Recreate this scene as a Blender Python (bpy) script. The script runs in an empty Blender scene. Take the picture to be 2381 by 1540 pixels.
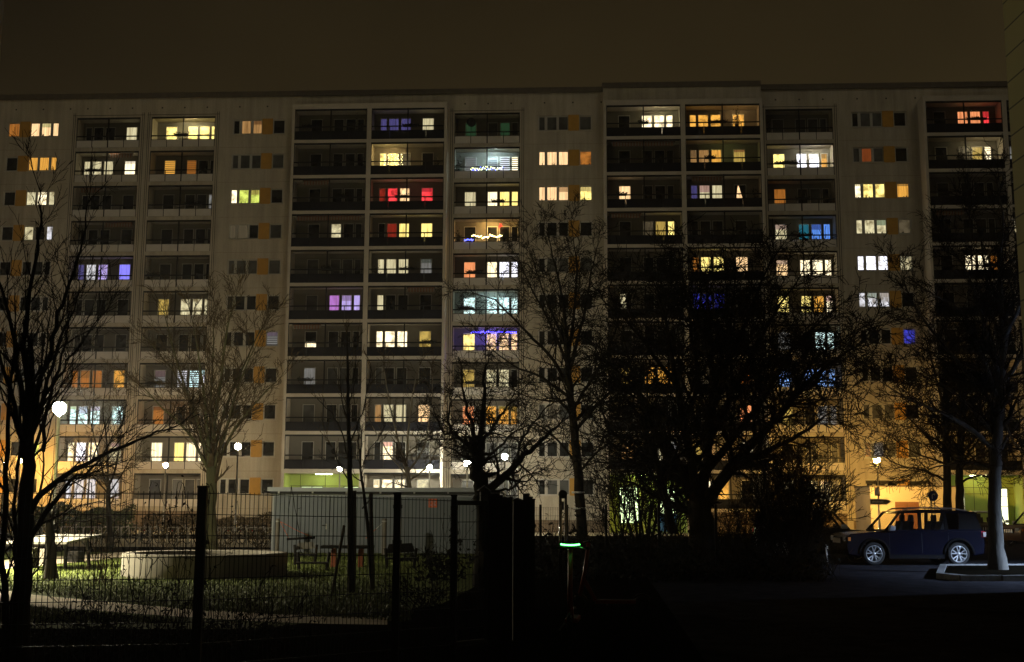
import bpy, bmesh, math, random
from mathutils import Vector, Matrix, Quaternion
S = bpy.context.scene
COL = S.collection
R = random.Random(7)
HAZE = .0004
PI = math.pi

# ------------------------------------------------------------------ camera
FPX = 4812.5 / (4096 / 2380.0)          # focal length in units of a 2380 px wide picture
PITCH, ROLL = 0.147914, -0.0037416
EYE = Vector((0, 0, 1.6))
cam = bpy.data.cameras.new("camera"); cam.sensor_width = 36
cam.lens = 36 * 4812.5 / 4096
cam.clip_start = 0.05; cam.clip_end = 2000
camo = bpy.data.objects.new("camera", cam); COL.objects.link(camo)
CM = Matrix.Rotation(PI / 2 + PITCH, 4, 'X') @ Matrix.Rotation(-ROLL, 4, 'Z')
camo.matrix_world = Matrix.Translation(EYE) @ CM
S.camera = camo
CR = CM.to_3x3()

def ray(px, py):
    return CR @ Vector(((px - 1190) / FPX, -(py - 770) / FPX, -1))
def at(px, py, Y):                      # the point seen at px,py that lies Y metres ahead
    d = ray(px, py); return EYE + d * (Y / d.y)
def gnd(px, py, z=0.0):                 # the ground point seen at px,py
    d = ray(px, py); t = (z - EYE.z) / d.z
    return EYE + d * t

# ------------------------------------------------------------------ colours and materials
def lin(c):
    return tuple((v / 255 / 12.92 if v / 255 <= 0.04045 else ((v / 255 + 0.055) / 1.055) ** 2.4) for v in c)

def newmat(name):
    m = bpy.data.materials.new(name); m.use_nodes = True
    nt = m.node_tree
    return m, nt, nt.nodes['Principled BSDF']
def link(nt, a, ao, b, bi): nt.links.new(a.outputs[ao], b.inputs[bi])
def tcoord(nt, kind='Object', scale=(1, 1, 1)):
    t = nt.nodes.new('ShaderNodeTexCoord'); mp = nt.nodes.new('ShaderNodeMapping')
    mp.inputs['Scale'].default_value = scale
    link(nt, t, kind, mp, 'Vector'); return mp
def noise(nt, vec, scale, detail=4, rough=0.6):
    n = nt.nodes.new('ShaderNodeTexNoise'); n.inputs['Scale'].default_value = scale
    n.inputs['Detail'].default_value = detail; n.inputs['Roughness'].default_value = rough
    link(nt, vec, 'Vector', n, 'Vector'); return n
def ramp(nt, src, out, c0, c1, p0=0.3, p1=0.7):
    r = nt.nodes.new('ShaderNodeValToRGB')
    r.color_ramp.elements[0].position = p0; r.color_ramp.elements[1].position = p1
    r.color_ramp.elements[0].color = (*c0, 1); r.color_ramp.elements[1].color = (*c1, 1)
    link(nt, src, out, r, 'Fac'); return r
def surf(name, col, rough=0.8, var=0.25, scale=3.0, bump=0.0, bscale=30, metal=0.0, spec=0.5, coat=0.0, stretch=(1, 1, 1)):
    m, nt, b = newmat(name)
    mp = tcoord(nt, scale=stretch)
    n = noise(nt, mp, scale, 5)
    c0 = tuple(max(0, c * (1 - var)) for c in col); c1 = tuple(min(1, c * (1 + var)) for c in col)
    r = ramp(nt, n, 'Fac', c0, c1)
    link(nt, r, 'Color', b, 'Base Color')
    b.inputs['Roughness'].default_value = rough; b.inputs['Metallic'].default_value = metal
    b.inputs['Specular IOR Level'].default_value = spec; b.inputs['Coat Weight'].default_value = coat
    if bump:
        n2 = noise(nt, mp, bscale, 3); bp = nt.nodes.new('ShaderNodeBump')
        bp.inputs['Strength'].default_value = bump; bp.inputs['Distance'].default_value = 0.02
        link(nt, n2, 'Fac', bp, 'Height'); link(nt, bp, 'Normal', b, 'Normal')
    return m
def emit(name, col, strength=1.0):
    m, nt, b = newmat(name)
    b.inputs['Base Color'].default_value = (*[min(1, c) * .5 for c in col], 1)
    b.inputs['Emission Color'].default_value = (*col, 1); b.inputs['Emission Strength'].default_value = strength
    return m

M = {}
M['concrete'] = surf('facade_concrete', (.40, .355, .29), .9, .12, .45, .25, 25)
def facademat(name, col):
    m, nt, b = newmat(name)
    n1 = noise(nt, tcoord(nt, scale=(1, 1, .45)), .55, 6, .65); n2 = noise(nt, tcoord(nt, scale=(2.2, 2.2, .10)), 1.0, 4); n3 = noise(nt, tcoord(nt), 14, 3)
    r1 = ramp(nt, n1, 'Fac', tuple(c * .80 for c in col), tuple(c * 1.12 for c in col), .3, .7)
    r2 = ramp(nt, n2, 'Fac', (.80, .79, .77), (1.06, 1.06, 1.06), .32, .62); r3 = ramp(nt, n3, 'Fac', (.90, .90, .90), (1.08, 1.08, 1.08), .3, .7)
    a = nt.nodes.new('ShaderNodeMix'); a.data_type = 'RGBA'; a.blend_type = 'MULTIPLY'; a.inputs[0].default_value = 1
    nt.links.new(r1.outputs[0], a.inputs[6]); nt.links.new(r2.outputs[0], a.inputs[7])
    c = nt.nodes.new('ShaderNodeMix'); c.data_type = 'RGBA'; c.blend_type = 'MULTIPLY'; c.inputs[0].default_value = 1
    nt.links.new(a.outputs[2], c.inputs[6]); nt.links.new(r3.outputs[0], c.inputs[7])
    nt.links.new(c.outputs[2], b.inputs['Base Color']); b.inputs['Roughness'].default_value = .9
    return m
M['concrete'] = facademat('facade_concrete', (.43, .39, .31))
M['slab'] = surf('pale_concrete', (.46, .42, .35), .9, .12, .8, .2, 25)
M['inner'] = surf('shaded_loggia_plaster', (.17, .155, .125), .9, .15, .7)  # darker than the facade: loggia shade is partly put into this colour
M['joint'] = surf('sealed_joint', (.03, .027, .02), .9, .2)
M['cornice'] = surf('roof_edge_metal', (.09, .075, .055), .7, .2)
M['panel'] = surf('pale_parapet_panel', (.52, .49, .44), .75, .08, 1.5)
M['navy'] = surf('dark_navy_panel', (.0055, .006, .010), .75, .25, 2, spec=.15)
M['rail'] = surf('dark_steel', (.005, .005, .005), .6, .3, spec=.2)
M['ochre'] = surf('ochre_panel', (.44, .235, .035), .8, .12, 2)
M['frame'] = surf('white_window_frame', (.42, .41, .37), .6, .06)
M['plinth'] = surf('dark_plinth', (.16, .12, .08), .9, .3, 1.5)
M['green'] = surf('lime_green_render', (.42, .52, .13), .8, .06, 1)
M['bluepaint'] = surf('blue_door_paint', (.06, .2, .55), .5, .1)
M['stripe'] = surf('rust_striped_canvas', (.16, .07, .035), .9, .2)
def glassy(name, col, rough=.06):
    m, nt, b = newmat(name)
    b.inputs['Base Color'].default_value = (*col, 1); b.inputs['Roughness'].default_value = rough
    b.inputs['Specular IOR Level'].default_value = .45
    mp = tcoord(nt); n = noise(nt, mp, .9, 2)
    r = ramp(nt, n, 'Fac', tuple(c * .55 for c in col), tuple(c * 1.6 for c in col), .35, .65)
    link(nt, r, 'Color', b, 'Base Color'); return m
M['darkglass'] = glassy('dark_window_glass', (.012, .013, .013))
M['netcurtain'] = glassy('grey_net_curtain', (.06, .062, .058), .4)

def litmat(name, pattern):
    """light shining through a curtain, a blind or into a bare room; its hue is stored per pane as 'glow'"""
    m, nt, b = newmat(name)
    a = nt.nodes.new('ShaderNodeAttribute'); a.attribute_name = 'glow'
    b.inputs['Base Color'].default_value = (.05, .05, .05, 1)
    b.inputs['Roughness'].default_value = .3
    if pattern == 'curtain':
        mp = tcoord(nt, scale=(9, 1, .35)); n = noise(nt, mp, 1.6, 4); r = ramp(nt, n, 'Fac', (.42, .37, .30), (1.15, 1.15, 1.15), .3, .62)
    elif pattern == 'blind':
        mp = tcoord(nt, scale=(.2, 1, 1)); w = nt.nodes.new('ShaderNodeTexWave'); w.bands_direction = 'Z'
        w.inputs['Scale'].default_value = 1.9; w.inputs['Distortion'].default_value = .15
        link(nt, mp, 'Vector', w, 'Vector'); r = ramp(nt, w, 'Fac', (.05, .04, .03), (1.1, 1.1, 1.1), .35, .5)
    else:
        mp = tcoord(nt, scale=(1, 1, 1)); n = noise(nt, mp, 2.1, 4); r = ramp(nt, n, 'Fac', (.34, .30, .24), (1.25, 1.25, 1.25), .34, .6)
    mx = nt.nodes.new('ShaderNodeMix'); mx.data_type = 'RGBA'; mx.blend_type = 'MULTIPLY'; mx.inputs[0].default_value = 1
    nt.links.new(a.outputs['Color'], mx.inputs[6]); nt.links.new(r.outputs['Color'], mx.inputs[7])
    nt.links.new(mx.outputs[2], b.inputs['Emission Color']); b.inputs['Emission Strength'].default_value = 1.0
    return m
M['curtain'] = litmat('lit_curtain', 'curtain')
M['blind'] = litmat('lit_blind', 'blind')
M['room'] = litmat('lit_room', 'room')

M['bark'] = surf('dark_bark', (.020, .016, .011), .95, .5, 6, .6, 18, stretch=(1, 1, .2), spec=.1)
M['bark_green'] = surf('green_lit_bark', (.085, .085, .04), .95, .4, 4, .5, 18, stretch=(1, 1, .2), spec=.15)  # the lamp's green light on the trunk is put into the bark colour
M['bark_pale'] = surf('pale_bark', (.24, .21, .16), .9, .45, 6, .3, 18, stretch=(1, 1, .3))
M['bark_grey'] = surf('plane_tree_bark', (.045, .043, .037), .9, .5, 5, .5, 12, stretch=(1, 1, .35))
M['twig'] = surf('dark_twigs', (.016, .013, .009), .95, .3, 5, spec=.1)
M['twig_brown'] = surf('brown_twigs', (.07, .05, .025), .95, .3, 5, spec=.1)
def leafmat(name, col, ro=.6):
    m, nt, b = newmat(name)
    oi = nt.nodes.new('ShaderNodeNewGeometry')
    r = ramp(nt, oi, 'Random Per Island', tuple(c * .4 for c in col), tuple(c * 1.6 for c in col), 0, 1)
    link(nt, r, 'Color', b, 'Base Color'); b.inputs['Roughness'].default_value = ro; b.inputs['Specular IOR Level'].default_value = .2
    return m
M['leaf'] = leafmat('evergreen_leaves', (.045, .07, .018))
M['leaf_dark'] = leafmat('dark_leaves', (.006, .006, .003), .9)
M['leaf_dry'] = leafmat('dry_leaves', (.06, .045, .018))
M['grassblade'] = leafmat('grass_blades', (.10, .125, .030))
M['soil'] = surf('dark_soil', (.0035, .003, .002), 1.0, .5, 1.2, .6, 15, spec=0)
M['asphalt'] = surf('asphalt', (.026, .026, .031), 1.0, .4, 2.5, .5, 90, spec=0)
M['lawn'] = surf('lawn_soil', (.07, .088, .018), .95, .5, 2.2, .6, 40, spec=.1)
M['path'] = surf('gravel_path', (.56, .47, .34), .9, .2, 3, .4, 60)
M['paving'] = surf('concrete_paving', (.38, .33, .22), .9, .2, 2, .3, 30)
M['kerb'] = surf('granite_kerb', (.13, .13, .13), .85, .3, 8, .3, 60)
M['planter'] = surf('planter_concrete', (.19, .17, .14), .9, .18, 2, .3, 30)
M['shed'] = surf('grey_painted_metal', (.15, .172, .19), .55, .06, 2)
M['shed_roof'] = surf('shed_fascia', (.36, .385, .41), .5, .08, 2)
M['shed_dark'] = surf('shed_underside', (.02, .02, .02), .8, .2)
M['steel'] = surf('galvanised_steel', (.42, .42, .40), .35, .2, 6, metal=.6)
M['chrome'] = surf('polished_steel', (.6, .6, .62), .18, .05, metal=1)
M['fence'] = surf('fence_coating', (.006, .008, .006), .6, .3, spec=.2)
M['wood'] = surf('weathered_stake', (.085, .065, .042), .9, .35, 5, .3, 30, stretch=(1, 1, .15))
M['darkwood'] = surf('dark_timber', (.012, .011, .010), .8, .3, 5, stretch=(1, 1, .2), spec=.2)
M['redwood'] = surf('red_brown_timber', (.24, .06, .022), .7, .2, 5)
M['board'] = surf('pale_board', (.16, .15, .135), .7, .1, 3)
M['redcord'] = surf('orange_red_cord', (.5, .09, .03), .7, .1)
M['car_blue'] = surf('dark_blue_car_paint', (.0018, .0026, .010), .22, .05, spec=.16, coat=0)
M['car_black'] = surf('black_car_paint', (.006, .006, .007), .3, .05, spec=.5, coat=.4)
M['car_brown'] = surf('brown_car_paint', (.10, .04, .015), .3, .05, coat=.6)
M['car_trim'] = surf('black_trim', (.004, .004, .005), .7, .1, spec=.08)
M['rubber'] = surf('tyre_rubber', (.012, .012, .012), .85, .2)
M['alloy'] = surf('alloy_wheel', (.62, .63, .66), .3, .05, metal=.7)
M['roofrail'] = surf('silver_roof', (.42, .43, .46), .3, .05, metal=.4)
M['seat'] = surf('seat_cloth', (.012, .012, .013), .9, .2)
M['amber'] = surf('amber_lens', (.75, .22, .03), .25, .05)
M['redlens'] = surf('red_lens', (.45, .02, .04), .2, .05)
M['lens'] = surf('clear_lens', (.5, .5, .5), .1, .05)
m, nt, b = newmat('car_window'); M['carglass'] = m
b.inputs['Base Color'].default_value = (.02, .025, .03, 1); b.inputs['Roughness'].default_value = .03
b.inputs['Alpha'].default_value = .14
M['orange'] = surf('orange_scooter_paint', (.34, .04, .014), .4, .1)
M['black'] = surf('matt_black', (.008, .008, .008), .6, .2)
M['reflector'] = surf('white_reflector', (.7, .7, .66), .3, .05)
M['signblue'] = surf('sign_blue', (.008, .022, .16), .5, .05)
M['signwhite'] = surf('sign_white', (.36, .37, .42), .5, .05)
M['signdark'] = surf('sign_back_dark', (.05, .042, .04), .6, .1)
M['signred'] = surf('sign_orange_red', (.65, .13, .04), .5, .1)
M['annex'] = surf('annex_render', (.52, .46, .36), .9, .07, .8, .15, 25)
M['annexdoor'] = surf('brown_steel_door', (.17, .07, .035), .6, .1)
M['tile'] = None

def brickmat():
    m, nt, b = newmat('small_facade_tiles')
    t = nt.nodes.new('ShaderNodeTexCoord'); mp = nt.nodes.new('ShaderNodeMapping')
    mp.inputs['Rotation'].default_value = (PI / 2, 0, PI / 2)
    link(nt, t, 'Object', mp, 'Vector')
    br = nt.nodes.new('ShaderNodeTexBrick'); br.offset = 0
    br.inputs['Color1'].default_value = (.30, .25, .13, 1); br.inputs['Color2'].default_value = (.25, .21, .11, 1)
    br.inputs['Mortar'].default_value = (.07, .06, .04, 1); br.inputs['Scale'].default_value = 1
    br.inputs['Brick Width'].default_value = .6; br.inputs['Row Height'].default_value = .3
    br.inputs['Mortar Size'].default_value = .02
    link(nt, mp, 'Vector', br, 'Vector'); link(nt, br, 'Color', b, 'Base Color'); b.inputs['Roughness'].default_value = .8
    return m
M['tile'] = brickmat()

# ------------------------------------------------------------------ mesh builder
class MB:
    def __init__(s): s.v = []; s.f = []; s.m = []; s.g = []; s.mats = []; s.smooth = []
    def mi(s, mat):
        if mat not in s.mats: s.mats.append(mat)
        return s.mats.index(mat)
    def face(s, pts, mat, glow=(0, 0, 0), smooth=False):
        n = len(s.v); s.v.extend([tuple(p) for p in pts]); s.f.append(tuple(range(n, n + len(pts))))
        s.m.append(s.mi(mat)); s.g.append(glow); s.smooth.append(smooth)
    def idx(s, verts, faces, mat, smooth=False):
        n = len(s.v); s.v.extend([tuple(p) for p in verts]); k = s.mi(mat)
        for f in faces:
            s.f.append(tuple(i + n for i in f)); s.m.append(k); s.g.append((0, 0, 0)); s.smooth.append(smooth)
    def box(s, x0, x1, y0, y1, z0, z1, mat, M4=None):
        P = [Vector((x, y, z)) for z in (z0, z1) for y in (y0, y1) for x in (x0, x1)]
        if M4: P = [M4 @ p for p in P]
        s.idx(P, [(0, 2, 3, 1), (4, 5, 7, 6), (0, 1, 5, 4), (2, 6, 7, 3), (0, 4, 6, 2), (1, 3, 7, 5)], mat)
    def bar(s, a, b, w, h, mat, up=Vector((0, 0, 1))):
        a = Vector(a); b = Vector(b); d = (b - a)
        if d.length < 1e-6: return
        dn = d.normalized(); sd = dn.cross(up)
        if sd.length < 1e-4: sd = dn.cross(Vector((1, 0, 0)))
        sd.normalize(); u = sd.cross(dn)
        P = []
        for p in (a, b):
            for i, j in ((-1, -1), (1, -1), (1, 1), (-1, 1)): P.append(p + sd * (i * w / 2) + u * (j * h / 2))
        s.idx(P, [(3, 2, 1, 0), (4, 5, 6, 7), (0, 1, 5, 4), (1, 2, 6, 5), (2, 3, 7, 6), (3, 0, 4, 7)], mat)
    def tube(s, pts, rad, n, mat, caps=True, smooth=True):
        pts = [Vector(p) for p in pts]
        if len(pts) < 2: return
        if not hasattr(rad, '__len__'): rad = [rad] * len(pts)
        V = []; F = []
        t0 = (pts[1] - pts[0]).normalized()
        ref = Vector((0, 0, 1)) if abs(t0.z) < .9 else Vector((1, 0, 0))
        sd = t0.cross(ref).normalized()
        for i, p in enumerate(pts):
            t = (pts[min(i + 1, len(pts) - 1)] - pts[max(i - 1, 0)])
            if t.length < 1e-9: t = t0
            t = t.normalized(); sd = (sd - t * sd.dot(t))
            if sd.length < 1e-6: sd = t.orthogonal()
            sd.normalize(); u = t.cross(sd)
            for k in range(n):
                a = 2 * PI * k / n
                V.append(p + (sd * math.cos(a) + u * math.sin(a)) * rad[i])
        for i in range(len(pts) - 1):
            for k in range(n):
                k2 = (k + 1) % n
                F.append((i * n + k, i * n + k2, (i + 1) * n + k2, (i + 1) * n + k))
        if caps and n > 3:
            F.append(tuple(range(n - 1, -1, -1))); F.append(tuple((len(pts) - 1) * n + k for k in range(n)))
        s.idx(V, F, mat, smooth)
    def lathe(s, prof, mat, n=20, M4=None, smooth=True):          # prof: (radius, height)
        V = []; F = []
        for r, z in prof:
            for k in range(n):
                a = 2 * PI * k / n; p = Vector((r * math.cos(a), r * math.sin(a), z)); V.append(M4 @ p if M4 else p)
        for i in range(len(prof) - 1):
            for k in range(n):
                k2 = (k + 1) % n; F.append((i * n + k, i * n + k2, (i + 1) * n + k2, (i + 1) * n + k))
        s.idx(V, F, mat, smooth)
    def prism(s, poly, y0, y1, mat, M4=None):                     # polygon in x,z extruded along y
        n = len(poly)
        V = [Vector((x, y0, z)) for x, z in poly] + [Vector((x, y1, z)) for x, z in poly]
        if M4: V = [M4 @ p for p in V]
        F = [tuple(range(n)), tuple(range(2 * n - 1, n - 1, -1))] + [(i, n + i, n + (i + 1) % n, (i + 1) % n) for i in range(n)]
        s.idx(V, F, mat)
    def leaf(s, p, size, mat, rng):
        q = Quaternion((rng.gauss(0, 1), rng.gauss(0, 1), rng.gauss(0, 1), rng.gauss(0, 1))); q.normalize()
        a, b_ = size * rng.uniform(.6, 1.3), size * rng.uniform(.3, .6)
        s.face([p + q @ Vector(c) for c in ((-a, 0, 0), (0, -b_, a * .15), (a, 0, 0), (0, b_, a * .15))], mat)
    def make(s, name, parent=None, loc=None, glow=False, bevel=0, weld=False):
        me = bpy.data.meshes.new(name)
        me.from_pydata(s.v, [], s.f)
        for m_ in s.mats:
            if m_: me.materials.append(m_)
        me.polygons.foreach_set('material_index', s.m)
        me.polygons.foreach_set('use_smooth', s.smooth)
        if glow:
            at_ = me.color_attributes.new('glow', 'FLOAT_COLOR', 'CORNER')
            buf = []
            for f, g in zip(s.f, s.g): buf.extend([*g, 1.0] * len(f))
            at_.data.foreach_set('color', buf)
        if bevel:
            bm = bmesh.new(); bm.from_mesh(me); bmesh.ops.remove_doubles(bm, verts=bm.verts, dist=1e-4)
            bmesh.ops.recalc_face_normals(bm, faces=bm.faces)
            ed = [e for e in bm.edges if len(e.link_faces) == 2 and e.calc_face_angle(0) > .5]
            bmesh.ops.bevel(bm, geom=ed, offset=bevel, segments=2, affect='EDGES', profile=.6, clamp_overlap=True)
            for f in bm.faces: f.smooth = True
            bm.to_mesh(me); bm.free()
        me.update()
        o = bpy.data.objects.new(name, me); COL.objects.link(o)
        if bevel: o.modifiers.new('weighted_normal', 'WEIGHTED_NORMAL').keep_sharp = False
        if parent: o.parent = parent
        if loc is not None: o.location = loc
        return o

def tag(o, label=None, cat=None, group=None, kind=None):
    if label: o['label'] = label
    if cat: o['category'] = cat
    if group: o['group'] = group
    if kind: o['kind'] = kind
    return o
def empty(name, loc=(0, 0, 0), rz=0, label=None, cat=None, group=None):
    o = bpy.data.objects.new(name, None); COL.objects.link(o); o.location = loc; o.rotation_euler = (0, 0, rz)
    o.empty_display_size = .2
    return tag(o, label, cat, group)
def copy_tree(o, parent=None):
    c = o.copy(); COL.objects.link(c); c.parent = parent
    for ch in [x for x in bpy.data.objects if x.parent == o]: copy_tree(ch, c)
    return c

# ------------------------------------------------------------------ world, sun
w = bpy.data.worlds.new("World"); S.world = w; w.use_nodes = True
nt = w.node_tree; bg = nt.nodes['Background']
sky = nt.nodes.new('ShaderNodeTexSky'); sky.sky_type = 'NISHITA'; sky.sun_disc = False
sky.sun_elevation = math.radians(-9); sky.sun_rotation = math.radians(160)
tc = nt.nodes.new('ShaderNodeTexCoord'); sx = nt.nodes.new('ShaderNodeSeparateXYZ')
link(nt, tc, 'Generated', sx, 'Vector')
ma = nt.nodes.new('ShaderNodeMath'); ma.operation = 'MULTIPLY_ADD'; ma.inputs[1].default_value = -.30
link(nt, sx, 'X', ma, 0); link(nt, sx, 'Z', ma, 2)
rp = nt.nodes.new('ShaderNodeValToRGB')
SKYC = [(.0, (.033, .0235, .0095)), (.20, (.026, .0185, .0080)), (.40, (.0185, .0130, .0057)), (.60, (.0080, .0060, .0033))]
rp.color_ramp.elements.new(.19); rp.color_ramp.elements.new(.36)
for i, (p, c) in enumerate(SKYC): rp.color_ramp.elements[i].color = (*c, 1); rp.color_ramp.elements[i].position = p
link(nt, ma, 'Value', rp, 'Fac')
ns = nt.nodes.new('ShaderNodeTexNoise'); ns.inputs['Scale'].default_value = 4; ns.inputs['Detail'].default_value = 4
link(nt, tc, 'Generated', ns, 'Vector')
nr = ramp(nt, ns, 'Fac', (.80, .80, .82), (1.16, 1.15, 1.1), .33, .67)
mx = nt.nodes.new('ShaderNodeMix'); mx.data_type = 'RGBA'; mx.blend_type = 'MULTIPLY'; mx.inputs[0].default_value = 1
nt.links.new(rp.outputs[0], mx.inputs[6]); nt.links.new(nr.outputs[0], mx.inputs[7])
ad = nt.nodes.new('ShaderNodeMix'); ad.data_type = 'RGBA'; ad.blend_type = 'ADD'; ad.inputs[0].default_value = .0005
nt.links.new(mx.outputs[2], ad.inputs[6]); nt.links.new(sky.outputs[0], ad.inputs[7])
nt.links.new(ad.outputs[2], bg.inputs['Color']); bg.inputs['Strength'].default_value = 1.0
# broad glow of the lit city behind the photographer
sd = bpy.data.lights.new('city_glow', 'SUN'); sd.energy = .165; sd.color = (1, .88, .62); sd.angle = math.radians(24)
so = bpy.data.objects.new('city_glow', sd); COL.objects.link(so)
so.rotation_euler = Vector((-.40, .85, -.80)).to_track_quat('-Z', 'Y').to_euler()

# ------------------------------------------------------------------ ground
def sheet(name, pts, z, mat, sub=0):
    mb = MB(); mb.face([(p[0], p[1], z) for p in pts], mat); return tag(mb.make(name), kind='structure')
sheet('ground', [(-140, -60), (140, -60), (140, 150), (-140, 150)], 0, M['soil'])
sheet('road', [(1.4, 4), (9, 4), (40, 26), (40, 62), (-1, 62), (6.0, 36.8), (3.4, 31)], .004, M['asphalt'])
lawn_poly = [(-40, 16.6), (-3.4, 16.6), (-1.2, 21), (-.4, 30), (-.3, 45.5), (-40, 45.5)]
sheet('lawn', lawn_poly, .004, M['lawn'])
sheet('paving', [(-45, 52), (-8.2, 52), (-8.2, 66), (-45, 66)], .004, M['paving'])
sheet('pavement', [(-60, 78), (14, 78), (14, 95), (-60, 95)], .004, M['paving'])
def band(name, up, lo, z, mat):
    mb = MB()
    U = [gnd(*p) for p in up]; L = [gnd(*p) for p in lo]
    for i in range(len(U) - 1):
        mb.face([(q.x, q.y, z) for q in (L[i], L[i + 1], U[i + 1], U[i])], mat)
    return tag(mb.make(name), kind='structure')
band('path', [(-120, 1352), (0, 1371), (66, 1383), (200, 1396), (330, 1408), (462, 1419), (620, 1428), (760, 1434), (900, 1438)],
     [(-120, 1384), (0, 1402), (66, 1411), (200, 1419), (330, 1429), (462, 1438), (620, 1447), (760, 1452), (900, 1454)], .009, M['path'])
band('path', [(-60, 1308), (60, 1300), (200, 1291), (320, 1282), (480, 1279), (700, 1279), (960, 1279)],
     [(-60, 1330), (60, 1319), (160, 1310), (260, 1299), (360, 1289), (480, 1284.5), (700, 1284.5), (960, 1284.5)], .013, M['path'])

# tree island with a raised kerb
mb = MB()
isl = [gnd(2176, 1346), gnd(2232, 1352), gnd(2520, 1352), gnd(2520, 1322), gnd(2186, 1323)]
isl = [(p.x, p.y) for p in isl]
cx_ = sum(p[0] for p in isl) / 5; cy_ = sum(p[1] for p in isl) / 5
inn = [(x + (cx_ - x) * .05 + (.12 if x < cx_ else -.12), y + (.14 if y < cy_ else -.14)) for x, y in isl]
n = len(isl)
for i in range(n):
    j = (i + 1) % n
    mb.face([(*isl[i], 0), (*isl[j], 0), (*isl[j], .14), (*isl[i], .14)], M['kerb'])
    mb.face([(*isl[i], .14), (*isl[j], .14), (*inn[j], .14), (*inn[i], .14)], M['kerb'])
    mb.face([(*inn[j], .14), (*inn[i], .14), (*inn[i], .06), (*inn[j], .06)], M['kerb'])
for k in range(14):
    x = isl[1][0] + k * 1.0
    mb.box(x - .008, x + .008, isl[1][1] - .003, isl[1][1] + .1, .02, .143, M['joint'])
tag(mb.make('kerb'), kind='structure')
mb = MB(); mb.face([(*p, .10) for p in inn], M['soil'])
tag(mb.make('soil'), kind='structure')

# ------------------------------------------------------------------ apartment building
YAW, U0, D0, H0 = -.050072, -34.991, 90.083, 32.564
def bpt(u, wv, z):                                   # building coordinates -> world
    x = u + U0; return Vector((x * math.cos(YAW) + wv * math.sin(YAW), D0 + x * math.sin(YAW) - wv * math.cos(YAW), z))
BLD = empty('apartment_building', bpt(0, 0, 0), YAW,
            'long eleven storey slab block with balconies and many lit windows, closing the view', 'apartment block')
ZR = 33.75
C = {'W': (255, 238, 196), 'Y': (250, 226, 130), 'O': (222, 160, 66), 'o': (150, 92, 34), 'P': (247, 205, 150), 'p': (150, 112, 66),
     'B': (238, 240, 255), 'C': (206, 238, 238), 'V': (178, 160, 226), 'v': (64, 60, 108), 'R': (240, 60, 66), 'r': (120, 30, 18),
     'U': (86, 140, 236), 'u': (48, 50, 160), 'L': (200, 214, 96), 'D': (106, 106, 104), 'w': (200, 190, 150), 'y': (168, 142, 70),
     'g': (26, 50, 30), 'q': (104, 48, 16), 'K': (240, 150, 96), 'n': (138, 132, 255), 'j': (140, 182, 250), 't': (20, 92, 112), 'm': (170, 110, 190), 'x': (70, 62, 46), 'S': (205, 205, 212)}
BOOST = {'W': 1.5, 'Y': 1.4, 'B': 1.7, 'C': 1.4, 'P': 1.2, 'R': 1.1}
def glow(ch):
    c = lin(C[ch]); k = BOOST.get(ch, 1.0) * 1.2; return tuple(v * k for v in c)
PAT = {'c': 'curtain', 'b': 'blind', 'r': 'room'}
WR = random.Random(99)
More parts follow.
